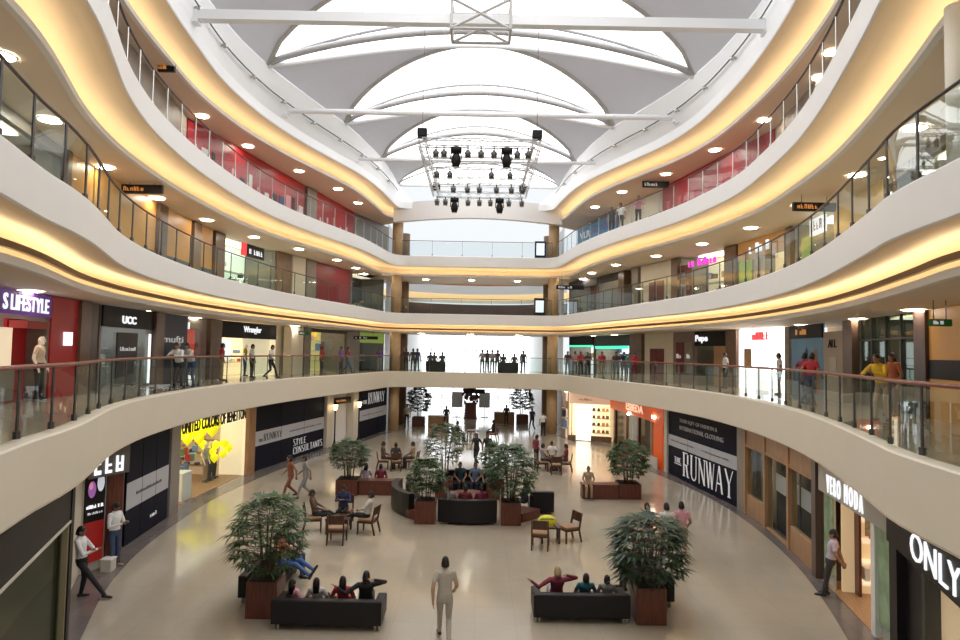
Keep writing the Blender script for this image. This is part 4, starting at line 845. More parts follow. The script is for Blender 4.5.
hs(354, 378, 336, 45, 2, .22, 'dark hanging sign beside the far left column in the first gallery', seed=7, col=M_LETTER)
hs(932, 953, 319, 14.6, 2, .16, 'green exit sign hanging at the right edge of the first gallery', seed=8, body=lit('exit_green', (.005,.075,.015), .2), col=M_LETTER)
hs(299, 309, 331, 36, 2, .22, 'green exit sign hanging beside the cream pillar in the left first gallery', seed=9, body=MATS['exit_green'], col=M_LETTER)
# screens standing on the bridges
for n, lab in ((3, 'tall black framed screen standing on the top bridge by the right column'), (2, 'tall black framed screen standing on the middle bridge by the right column')):
    t = thing('digital_display', lab, 'screen', (4.45,47.9,LV[n]+.05)); mb = MB(); mb.box(-.42,.42,-.06,.06,.05,1.35); mb.build('case', M_BLACK, t, bevel=.02); mb = MB(); mb.box(-.30,.30,-.075,-.06,.28,1.18); mb.build('screen', lit('screen_glow', (.72,.78,.95), 1.1), t); mb = MB(); mb.box(-.35,.35,-.2,.2,0,.05); mb.build('stand', M_BLACK, t)
t = thing('ceiling_screen', 'wide dark screen hanging under the lowest bridge', 'screen', (-.3,50,L1-FAS[1])); mb = MB(); mb.box(-.8,.8,-.08,.08,-.55,-.2); mb.build('case', M_BLACK, t, bevel=.02); mb = MB(); mb.cyl((0,0,-.2),(0,0,0), .04); mb.build('hanger', M_DSTEEL, t)
# street lamps by the service door
for (x, y), lab in (((-8.75,39.4), 'black lamp post with a glowing lantern left of the white shutter door'), ((-7.75,41.9), 'black lamp post with a glowing lantern right of the white shutter door')):
    t = thing('lamp_post', lab, 'lamp post', (x,y,0)); mb = MB(); mb.lathe([(.14,0),(.14,.12),(.07,.3),(.045,.5),(.04,2.2),(.07,2.25)], n=12); mb.build('pole', M_BLACK, t, True)
    mb = MB(); mb.lathe([(.09,2.25),(.17,2.6)], n=6); mb.build('lantern', mat('lantern_glow', (1,.8,.5), .5, emit=5, ecol=(1,.78,.45)), t); mb = MB(); mb.lathe([(.2,2.6),(.08,2.75),(.02,2.85)], n=6); mb.build('cap', M_BLACK, t)
# yellow balloons in the cream shop
r = random.Random(2); f = frame((-11.15,24.0), (-10.95,30.4)); M_BAL = mat('yellow_balloon', (.98,.90,.0), .3, emit=.7, ecol=(1,.88,.0))  # balloon skins given their own emission to brighten the yellow
spots = [(-12.75,28.0,2.15,.25),(-12.45,28.2,2.35,.26),(-12.1,28.1,2.2,.25),(-12.5,27.8,1.98,.22),(-11.95,28.3,2.5,.25),(-11.7,28.4,2.3,.24),(-11.6,28.6,2.55,.22),(-12.2,28.3,2.6,.22),(-12.0,27.8,2.0,.21),(-12.35,29.0,1.6,.19),(-12.15,29.0,1.35,.2),(-12.25,29.1,1.1,.2),(-11.95,29.1,1.25,.19),(-11.85,29.2,1.55,.19),(-11.8,29.0,1.0,.18),(-11.5,29.3,1.6,.2),(-11.35,29.4,1.4,.2),(-11.5,29.2,1.15,.18)]
for k, (bx, by, zz, rad) in enumerate(spots):
    q = Vector((bx, by))
    cl = 'high left cluster' if k < 9 else ('low middle cluster' if k < 15 else 'right hand cluster')
    t = thing('balloon', 'yellow balloon, %s in the %s in the cream shop' % (ORD[(k if k < 9 else k-9 if k < 15 else k-15)], cl), 'balloon', (q.x,q.y,zz), group='yellow balloons')
    mb = MB(); mb.lathe([(.02,-rad*1.1),(rad*.45,-rad*.8),(rad*.85,-rad*.3),(rad,.15*rad),(rad*.85,rad*.65),(rad*.45,rad*.95),(.02,rad*1.03)], n=14); mb.build('skin', M_BAL, t, True); mb = MB(); mb.lathe([(.03,-rad*1.2),(.012,-rad*1.08)], n=8); mb.build('knot', M_BAL, t)
q = Vector((-11.68,25.2)); t = thing('display_plinth', 'white display plinth just inside the cream balloon shop', 'plinth', (q.x,q.y,.02)); mb = MB(); mb.box(-.4,.4,-.4,.4,0,1.05); mb.build('block', M_WHITE, t, bevel=.02); mb = MB(); mb.box(-.42,.42,-.42,.42,1.05,1.08); mb.build('top', M_WHITE, t)
# ================================================================== LIGHT RIG
rig = thing('light_truss', 'square aluminium lighting truss hanging under the roof', 'truss', (-.15,0,14.5))
X0, X1, Y0, Y1 = -2.35, 2.35, 25.8, 34.4
def truss(a, b, w_=.15, n=9):
    mb = MB(); a, b = Vector(a), Vector(b); d = (b-a).normalized(); s = d.cross(Vector((0,0,1))).normalized()*w_; u = Vector((0,0,w_))
    c = [s+u, -s+u, -s-u, s-u]
    for q in c: mb.tube([a+q, b+q], .028, 6)
    for i in range(n):
        p, q = a.lerp(b, i/n), a.lerp(b, (i+1)/n)
        for j in range(4): mb.tube([p+c[j], q+c[(j+1) % 4]], .014, 5, False)
    return mb
for a, b, n in (((X0,Y0,0),(X1,Y0,0),9),((X0,Y1,0),(X1,Y1,0),9),((X0,28.9,0),(X1,28.9,0),9),((X0,31.6,0),(X1,31.6,0),9),((X0,Y0,0),(X0,Y1,0),16),((X1,Y0,0),(X1,Y1,0),16)):
    truss(a, b, n=n).build('truss_section', M_ALU, rig)
for x in (X0, X1):
    for y in (Y0, Y1):
        mb = MB(); mb.box(x-.2, x+.2, y-.2, y+.2, .2, .55); mb.build('chain_motor', M_BLACK, rig, bevel=.03)
        mb = MB(); mb.cyl((x,y,.5),(x,y,6.2), .012, n=5); mb.build('chain', M_DSTEEL, rig)
M_LENS = mat('lamp_lens', (.75,.75,.72), .2)
def stage(big):
    t = thing('stage_spotlight', '', 'stage light'); k = 1.5 if big else .85
    mb = MB(); mb.box(-.03*k,.03*k,-.03*k,.03*k,-.12,0); mb.tube([(-.14*k,0,-.36*k),(-.14*k,0,-.14),(.14*k,0,-.14),(.14*k,0,-.36*k)], .02*k, 5); mb.build('yoke', M_BLACK, t)
    mb = MB()
    if big: mb.box(-.22,.22,-.16,.16,-.26,-.05); mb.lathe([(.13,-.85),(.2,-.62),(.17,-.42),(.11,-.28)], n=14)
    else: mb.lathe([(.11,-.46),(.12,-.3),(.1,-.2),(.04,-.15)], n=12)
    b = mb.build('lamp_body', M_BLACK if big else M_DSTEEL, t, True)
    mb = MB(); mb.lathe([(.115,-.87),(.115,-.86)] if big else [(.095,-.475),(.095,-.465)], n=12); mb.build('lens', M_LENS, b); return t
rows = [(Y0, 'nearest', [(-1.78,0),(-1.45,0),(-.95,1),(-.47,0),(.07,0),(.6,0),(1.12,1),(1.55,0),(2.0,0)]), (28.9, 'second', [(-1.95,0),(-1.35,0),(.55,0),(1.4,0)]),
        (31.6, 'third', [(-1.3,0),(-.6,0),(.0,0),(.85,0),(1.6,0),(2.15,0)]), (Y1, 'farthest', [(-2.3,0),(-1.85,0),(-1.35,1),(-.62,0),(.0,0),(.6,0),(1.1,1),(1.6,0),(2.3,0)])]
for y, nm, L in rows:
    for i, (x, big) in enumerate(L):
        t = stage(big); t.location = (x-.15, y, 14.5-.15); t['label'] = '%s stage light, %s from the left on the %s bar of the hanging truss' % ('large black' if big else 'small', ORD[i], nm); t['group'] = 'lights on the hanging truss'
# ================================================================== FURNITURE
def sofa(label, c, rz, W, D=.85, hb=.63, group='black leather sofas'):
    """back along local +y = towards the seat front is +y; the back stands at y=0"""
    t = thing('sofa', label, 'sofa', c, rz, group)
    mb = MB(); mb.box(-W/2, W/2, .0, .2, .12, hb); mb.build('backrest', M_LEATHER, t, bevel=.03)
    for s in (-1, 1):
        mb = MB(); mb.box(s*W/2-(.2 if s > 0 else 0), s*W/2+(.2 if s < 0 else 0), .205, D, .12, hb-.10); mb.build('armrest', M_LEATHER, t, bevel=.03)
    mb = MB(); mb.box(-W/2+.205, W/2-.205, .205, D-.02, .12, .24); mb.build('base', M_LEATHER, t, bevel=.02)
    k = 3 if W > 2 else 2
    for i in range(k):
        a = -W/2+.21+(W-.42)*i/k; mb = MB(); mb.box(a+.005, a+(W-.42)/k-.005, .21, D, .245, .37); mb.build('seat_cushion', M_LEATHER, t, bevel=.03)
    for x in (-W/2+.1, W/2-.1):
        for y in (.1, D-.1):
            for dx in (-.045, .045):
                mb = MB(); mb.cyl((x+dx,y,0),(x+dx,y,.12), .022, n=8); mb.build('foot', M_STEEL, t)
    return t
sofa('black leather sofa seen from behind, left front, three people on it', (-3.15,13.85,0), 0, 2.35)
sofa('black leather sofa behind the big left palm, its side to the camera', (-5.55,16.4,0), -PI/2, 2.3)
sofa('black leather sofa seen from behind, right front, beside the big right palm', (2.38,14.45,0), .0, 2.15)
sofa('black leather sofa behind the big right palm', (4.75,16.6,0), PI/2, 2.2)
def planter_box(t, w_, d, h, m=M_PBROWN):
    mb = MB(); mb.box(-w_/2, w_/2, -d/2, d/2, 0, h); p = mb.build('planter', m, t, bevel=.012)
    mb = MB(); mb.box(-w_/2+.04, w_/2-.04, -d/2+.04, d/2-.04, h-.02, h+.02); mb.build('soil', M_SOIL, p)
def fan(mb, r, base, tip, n, ln, wd):
    """a palm frond: a stalk and a fan of narrow drooping blades"""
    base, tip = Vector(base), Vector(tip); d = (tip-base).normalized(); mb.mi = 1; mb.tube([base, tip], .006, 4, False); mb.mi = 0
    s = d.cross(Vector((0,0,1))); s = s.normalized() if s.length > .05 else Vector((1,0,0)); u = s.cross(d)
    for i in range(n):
        a = (i/(n-1)-.5)*2.9; v = (d*math.cos(a)+s*math.sin(a)+u*r.uniform(-.1,.15)).normalized(); l = ln*r.uniform(.75,1.1)*(1-.12*abs(a))
        w3 = v.cross(u).normalized()*wd; m1 = tip+v*l*.5-Vector((0,0,.04*l)); e = tip+v*l-Vector((0,0,l*r.uniform(.2,.5)))
        n0 = len(mb.v); mb.v += [tuple(q) for q in (tip-w3*.35, tip+w3*.35, m1+w3, m1-w3, e)]
        mb.f += [(n0,n0+1,n0+2,n0+3),(n0+3,n0+2,n0+4)]; mb.m += [0, 0]
def palm(label, c, w_, h, R, zt, seed, nf=80, nst=6, ln=.34, planter=True, leaf=None, zlow=None, wd=.02, group='potted palms', d=None):
    r = random.Random(seed); t = thing('potted_palm', label, 'potted plant', c, 0, group)
    if planter: planter_box(t, w_, d or w_, h)
    zl = zlow if zlow is not None else h+.35
    for i in range(nst):
        a = 2*PI*i/nst+r.random(); rr = min(w_*.3, .3); x, y = rr*math.cos(a)*.6, rr*math.sin(a)*.6; top = zt-r.uniform(.25,.7)*(zt-h)*.6
        mb = MB(); mb.tube([(x,y,h),(x*1.4,y*1.4,(h+top)/2),(x*2.2,y*2.2,top)], [.022,.018,.012], 6); mb.build('stem', M_STEM, t, True)
    mb = MB()
    for i in range(nf):
        z = zl+(zt-zl)*((i+.5)/nf)**.85; q = (z-zl)/(zt-zl); a = i*2.399+r.random()*.5
        env = R*math.sqrt(max(.05, 1-(2*q-.9)**2*.75)); rad = env*r.uniform(.45,.8)
        b = (rad*.25*math.cos(a), rad*.25*math.sin(a), z-.05); e = (rad*math.cos(a), rad*math.sin(a), z+.10*r.random())
        fan(mb, r, b, e, r.choice((7,8,9)), ln*r.uniform(.8,1.15), wd)
    mb.build('foliage', [leaf or M_LEAF, M_STEM], t); return t
palm('large lady palm in a brown box behind the left front sofa', (-4.72,14.75,0), .68, .80, 1.02, 2.5, 1, 170, 9, .38, zlow=.95, wd=.022)
palm('large broad leaved palm in a brown box beside the right front sofa', (3.92,14.78,0), .66, .80, 1.08, 2.2, 2, 105, 9, .50, leaf=M_LEAF2, zlow=.9, wd=.036)
palm('palm with drooping leaves in the round sofa, left front planter', (-1.78,22.75,0), .72, .78, .70, 2.1, 3, 85, 5, .42, zlow=.95, wd=.034)
palm('tall slender palm at the back left of the round sofa', (-1.35,26.6,0), .7, .8, .95, 2.9, 4, 85, 6, .42, zlow=1.4, wd=.034)
palm('tall dense palm in the round sofa, right front planter', (1.18,22.75,0), .72, .78, 1.0, 2.6, 5, 150, 8, .42, zlow=.95, wd=.034)
palm('low leafy palm at the back right of the round sofa', (.75,26.6,0), .7, .8, .7, 2.1, 6, 70, 5, .42, zlow=.95, wd=.034)
palm('round crowned palm on the left brown bench planter', (-5.35,27.0,0), .9, .62, 1.0, 2.1, 7, 160, 9, .36, zlow=1.05, wd=.026)
palm('bushy palm on the right brown bench planter', (6.35,27.2,0), .9, .62, 1.05, 2.2, 8, 160, 8, .40, zlow=.9, wd=.034)
palm('dark leaved palm far left by the entrance', (-4.75,51.6,0), 1.0, .7, 1.1, 3.0, 9, 110, 6, .5, leaf=M_LEAF2, zlow=1.1, wd=.08)
palm('dark leaved palm far right by the entrance', (3.75,55,0), 1.0, .7, 1.1, 3.0, 10, 110, 6, .5, leaf=M_LEAF2, zlow=1.1, wd=.08)
def bench(label, c, W, D=.55, h=.6, rz=0, m=M_PBROWN):
    t = thing('planter_bench', label, 'bench', c, rz, 'brown wooden bench planters')
    mb = MB(); mb.box(-W/2, W/2, -D/2, D/2, 0, h-.07); mb.build('base', m, t, bevel=.01)
    mb = MB(); mb.box(-W/2-.02, W/2+.02, -D/2-.02, D/2+.02, h-.068, h); mb.build('seat_board', M_TEAK if m is M_TEAK else m, t, bevel=.012); return t
bench('long brown wooden bench running right from the left round crowned palm', (-4.1,26.95,0), 1.55)
bench('long brown wooden bench running left from the right bushy palm', (5.1,26.95,0), 1.5)
bench('far brown wooden bench left of the entrance', (-3.1,50.5,0), 1.6, .8, .95, m=M_TEAK); bench('far brown wooden bench right of the entrance', (2.2,54.6,0), 1.7, .8, .95, m=M_TEAK)
# round sofa with curved black backs
t = thing('round_sofa', 'round black leather sofa island in the middle of the floor', 'sofa', (-.32,25.3,0))
def arc_block(a0, a1, r0, r1, z0, z1, n=14):
    mb = MB(); rows = [[], [], [], []]
    for i in range(n+1):
        a = a0+(a1-a0)*i/n
        for k, (r_, z_) in enumerate(((r0,z0),(r1,z0),(r1,z1),(r0,z1))): rows[k].append((r_*math.cos(a), r_*math.sin(a), z_))
    mb.strips(rows+[rows[0]]); mb.poly([r_[0] for r_ in rows]); mb.poly([r_[-1] for r_ in rows][::-1]); return mb
for a0, a1 in ((-1.92,-1.22),(-3.4,-2.35),(1.2,1.95)):
    arc_block(a0, a1, 2.75, 3.0, .08, .85).build('backrest', M_LEATHER, t, bevel=.02, fix=True); arc_block(a0, a1, 2.0, 2.74, .08, .42).build('seat', M_LEATHER, t, bevel=.02, fix=True)
arc_block(-.9, -.55, 2.2, 3.1, 0, .3).build('plinth', M_PBROWN, t, fix=True); arc_block(-2.4, -2.2, 2.2, 3.0, 0, .3).build('plinth', M_PBROWN, t, fix=True)
for x in (-1.0, .82):
    mb = MB(); mb.cyl((x+.32-.0,-2.9,0),(x+.32,-2.9,1.25), .018, n=8); mb.build('steel_post', M_STEEL, t)
mb = MB(); mb.box(2.3, 3.2, -1.25, -1.0, .08, .82); mb.build('backrest', M_LEATHER, t, bevel=.03); mb = MB(); mb.box(2.3, 3.2, -.99, -.1, .08, .42); mb.build('seat', M_LEATHER, t, bevel=.03)
mb = MB(); mb.lathe([(.7,.0),(.75,.35),(.75,.45)], n=24); mb.build('centre_table', M_PBROWN, t)
def chair():
    t = thing('wooden_chair', '', 'chair')
    mb = MB(); mb.box(-.27,.27,-.27,.27,.36,.43); mb.build('seat_frame', M_CHAIRW, t, bevel=.008)
    mb = MB(); mb.box(-.25,.25,-.24,.25,.432,.50); mb.build('seat', M_CUSH, t, bevel=.025)
    for x in (-.245, .245):
        mb = MB(); mb.hexa([(x-.022,.22,0),(x+.022,.22,0),(x+.022,.26,0),(x-.022,.26,0),(x-.025,.21,.36),(x+.025,.21,.36),(x+.025,.262,.36),(x-.025,.262,.36)]); mb.build('leg', M_CHAIRW, t)
        mb = MB(); mb.hexa([(x-.022,-.36,0),(x+.022,-.36,0),(x+.022,-.31,0),(x-.022,-.31,0),(x-.025,-.27,.36),(x+.025,-.27,.36),(x+.025,-.22,.36),(x-.025,-.22,.36)]); mb.build('leg', M_CHAIRW, t)
        mb = MB(); mb.hexa([(x-.024,-.27,.43),(x+.024,-.27,.43),(x+.024,-.22,.43),(x-.024,-.22,.43),(x-.02,-.36,.90),(x+.02,-.36,.90),(x+.02,-.32,.90),(x-.02,-.32,.90)]); mb.build('back_post', M_CHAIRW, t)
    mb = MB(); mb.hexa([(-.22,-.318,.62),(.22,-.318,.62),(.22,-.288,.62),(-.22,-.288,.62),(-.22,-.36,.90),(.22,-.36,.90),(.22,-.33,.90),(-.22,-.33,.90)]); mb.build('backrest', M_CHAIRW, t, bevel=.006)
    return t
CH = [(-5.35,21.35,-1.35,'wooden chair under the man reclining left of the low table'), (-4.55,22.35,PI,'wooden chair facing the camera behind the low table'), (-3.55,21.25,1.35,'wooden chair under the person in a pale top right of the low table'), (-4.3,20.15,0,'empty wooden chair seen from behind at the low table'),
      (1.98,20.0,-.15,'wooden chair seen from behind beside the yellow backpack'), (2.95,20.75,2.0,'wooden chair turned sideways right of the yellow backpack'),
      (-4.75,32.6,-1.4,'far left chair of the dark group in the left middle distance'), (-4.05,32.3,0.1,'middle chair of the dark group in the left middle distance'), (-3.3,32.8,1.4,'right chair of the dark group in the left middle distance'),
      (3.3,32.9,-1.4,'left chair of the group in the right middle distance'), (4.5,32.9,1.4,'right chair of the group in the right middle distance'), (3.9,32.1,0,'near chair of the group in the right middle distance'),
      (-1.35,42.9,-1.2,'dark chair of the far left sitter on the bright floor'), (1.05,44.0,1.2,'dark chair of the far right sitter on the bright floor')]
base = chair()
for i, (x, y, rz, lab) in enumerate(CH):
    o = base if i == 0 else copy_tree(base); o.location = (x,y,0); o.rotation_euler = (0,0,rz); o['label'] = lab; o['group'] = 'wooden chairs on the floor'
def table(label, c, r_=.4, h=.5):
    t = thing('coffee_table', label, 'table', c, 0, 'low tables'); mb = MB(); mb.box(-r_,r_,-r_,r_,h-.05,h); mb.build('table_top', M_CHAIRW, t, bevel=.01)
    for x in (-r_+.05, r_-.05):
        for y in (-r_+.05, r_-.05): mb = MB(); mb.box(x-.03,x+.03,y-.03,y+.03,0,h-.05); mb.build('leg', M_CHAIRW, t)
    return t
table('low dark table among the three reclining people', (-4.5,21.3,0), .38); table('low table beside the yellow backpack', (2.35,20.7,0), .32)
table('low table of the left middle distance group', (-4.0,33.3,0), .38); table('low table of the right middle distance group', (3.9,33.2,0), .4, .62); table('small far table between the two bright floor sitters', (-.35,43.6,0), .4, .7)
t = thing('backpack', 'yellow backpack lying on the chair seat', 'backpack', (2.22,20.42,.51)); mb = MB(); mb.ell((0,0,.19),(.3,.2,.19),14,8); mb.build('bag_body', mat('yellow_cloth', (.75,.68,.03), .6), t, True); mb = MB(); mb.tube([(-.29,0,.2),(-.15,-.17,.30),(.15,-.17,.30),(.29,0,.2)], .02, 6); mb.build('zip_band', mat('dull_green', (.2,.25,.08), .6), t); mb = MB(); mb.tube([(.2,-.1,.1),(.35,-.25,.0),(.3,-.1,.02)], .015, 5); mb.build('strap', M_BLACK, t)
# pedestal with a dried flower arrangement in front of the entrance
t = thing('flower_pedestal', 'brown dried flower arrangement on a tall pedestal before the entrance', 'flower arrangement', (-.7,58,0)); mb = MB(); mb.lathe([(.62,0),(.55,.15),(.5,1.2),(.62,1.4)], n=16); mb.build('pedestal', M_PBROWN, t, True)
r = random.Random(3); mb = MB()
for i in range(90):
    a = i*2.4; z = 1.4+1.7*r.random(); R = .75*math.sqrt(max(.05,1-((z-2.1)/1.1)**2)); mb.ell((R*math.cos(a)*r.uniform(.5,1), R*math.sin(a), z), (.12,.12,.15), 6, 4)
mb.build('dried_flowers', mat('dried_brown', (.08,.03,.025), .8, var=.6, vscale=4), t)
for s, lab in ((-1, 'grey notice stand left of the dried flower pedestal'), (1, 'grey notice stand right of the dried flower pedestal')):
    t = thing('notice_stand', lab, 'notice', (-.7+s*1.25,59,0)); mb = MB(); mb.box(-.5,.5,-.04,.04,.9,2.3); mb.build('board', mat('stand_grey', (.45,.46,.47), .5), t); mb = MB(); mb.box(-.03,.03,-.03,.03,.03,.9); mb.build('pole', M_DSTEEL, t); mb = MB(); mb.box(-.35,.35,-.2,.2,0,.03); mb.build('foot_plate', M_DSTEEL, t)
# ================================================================== PEOPLE
def V(*a): return Vector(a)
SKIN = [mat('skin_%d' % i, c, .55) for i, c in enumerate(((.33,.18,.11),(.22,.11,.065),(.45,.28,.19)))]
HAIR = mat('black_hair', (.012,.01,.01), .5); M_SHOE = mat('dark_shoe', (.03,.025,.025), .5); M_EYE = mat('eye_dark', (.02,.015,.015), .3); M_LIP = mat('lip', (.28,.10,.08), .5)
CL = {}
def cloth(c):
    if isinstance(c, str): c = dict(white=(.78,.78,.78), black=(.02,.02,.022), jeans=(.05,.08,.17), red=(.45,.03,.04), navy=(.03,.04,.10), grey=(.30,.30,.31), purple=(.14,.08,.28), pink=(.62,.30,.36), yellow=(.75,.48,.03), green=(.04,.22,.16), teal=(.03,.14,.17), tan=(.38,.28,.18), maroon=(.22,.03,.06), lilac=(.55,.47,.58), pale=(.55,.53,.50), brown=(.13,.08,.06), blue=(.08,.16,.40), rust=(.45,.13,.06), dark=(.05,.045,.05), light=(.62,.60,.56))[c]
    if c not in CL: CL[c] = mat('cloth_%d' % len(CL), c, .8, var=.12, vscale=14)
    return CL[c]
POSES = {
 'stand': dict(pel=(0,0,.92), lean=0, kn=((-.10,.03,.49),(.10,.02,.49)), an=((-.12,0,.07),(.12,.02,.07)), el=((-.25,-.03,1.13),(.25,-.03,1.13)), wr=((-.26,.08,.89),(.26,.08,.89))),
 'walk': dict(pel=(0,0,.90), lean=4, kn=((-.09,.20,.51),(.09,.05,.46)), an=((-.09,.32,.09),(.09,-.30,.14)), el=((-.25,-.14,1.14),(.25,.04,1.13)), wr=((-.24,-.16,.90),(.21,.24,.98))),
 'foldarms': dict(pel=(0,-.02,.87), lean=-7, kn=((-.09,.02,.46),(.12,.27,.48)), an=((-.11,-.05,.07),(.13,.56,.09)), el=((-.27,.10,1.10),(.27,.10,1.08)), wr=((.08,.25,1.16),(-.10,.26,1.10)), long=1),
 'phone': dict(pel=(0,0,.92), lean=-2, kn=((-.10,.04,.49),(.10,.05,.49)), an=((-.12,0,.07),(.12,.05,.07)), el=((-.25,.06,1.12),(.25,.05,1.12)), wr=((-.07,.29,1.22),(.06,.29,1.20)), nod=25, long=1),
 'leanback': dict(pel=(0,.10,.88), lean=-9, kn=((-.08,.17,.47),(.06,.22,.48)), an=((-.05,.27,.07),(.10,.20,.08)), el=((-.28,-.06,1.10),(.28,-.06,1.10)), wr=((-.13,-.16,.90),(.13,-.16,.90))),
 'rail': dict(pel=(0,-.14,.92), lean=24, kn=((-.10,-.06,.49),(.10,.02,.49)), an=((-.12,-.12,.07),(.12,-.06,.07)), el=((-.27,.28,1.16),(.27,.28,1.16)), wr=((-.08,.46,1.22),(.08,.46,1.22)), long=1),
 'sit': dict(pel=(0,0,.56), lean=-4, kn=((-.11,.42,.52),(.11,.43,.52)), an=((-.11,.44,.07),(.12,.46,.07)), el=((-.25,.06,.80),(.25,.06,.80)), wr=((-.12,.30,.68),(.12,.30,.68))),
 'sitphone': dict(pel=(0,0,.56), lean=8, kn=((-.12,.42,.52),(.12,.43,.52)), an=((-.12,.42,.07),(.13,.46,.07)), el=((-.24,.16,.82),(.24,.16,.82)), wr=((-.08,.37,.90),(.07,.37,.90)), nod=28, long=1),
 'recline': dict(pel=(0,.06,.55), lean=-16, kn=((-.10,.47,.58),(.12,.46,.54)), an=((-.06,.86,.38),(.10,.84,.28)), el=((-.27,.06,.82),(.27,.06,.80)), wr=((-.10,.28,.74),(.12,.30,.70)), long=1),
 'sofa': dict(pel=(0,0,.50), lean=-12, kn=((-.12,.44,.46),(.13,.45,.46)), an=((-.12,.50,.07),(.14,.52,.07)), el=((-.26,.0,.76),(.44,-.10,.90)), wr=((-.12,.26,.62),(.66,-.12,.88)), long=1),
 'slouch': dict(pel=(0,.20,.42), lean=-34, kn=((-.12,.60,.46),(.13,.61,.46)), an=((-.12,.68,.07),(.14,.70,.07)), el=((-.27,.02,.58),(.27,.02,.58)), wr=((-.12,.26,.55),(.12,.26,.55)), nod=-6, long=0),
 'armslouch': dict(pel=(0,.20,.42), lean=-30, kn=((-.12,.60,.46),(.13,.61,.46)), an=((-.12,.68,.07),(.14,.70,.07)), el=((-.44,-.14,.70),(.42,-.12,.92)), wr=((-.62,-.14,.84),(.17,-.26,1.02)), nod=-4, long=1),
 'armhead': dict(pel=(0,0,.50), lean=-12, kn=((-.12,.44,.46),(.13,.45,.46)), an=((-.12,.50,.07),(.14,.52,.07)), el=((-.46,-.08,.92),(.43,-.04,1.16)), wr=((-.70,-.10,.90),(.17,-.12,1.24)), long=1),
}
def capsule(mb, a, b, ra, rb, n=10):
    a, b = Vector(a), Vector(b); d = (b-a); L = d.length; d = d/L if L > 1e-6 else Vector((0,0,1))
    pts = [a-d*ra*.98, a-d*ra*.8, a-d*ra*.45, a, b, b+d*rb*.45, b+d*rb*.8, b+d*rb*.98]
    mb.tube(pts, [ra*.2, ra*.6, ra*.89, ra, rb, rb*.89, rb*.6, rb*.2], n)
_cache = {}
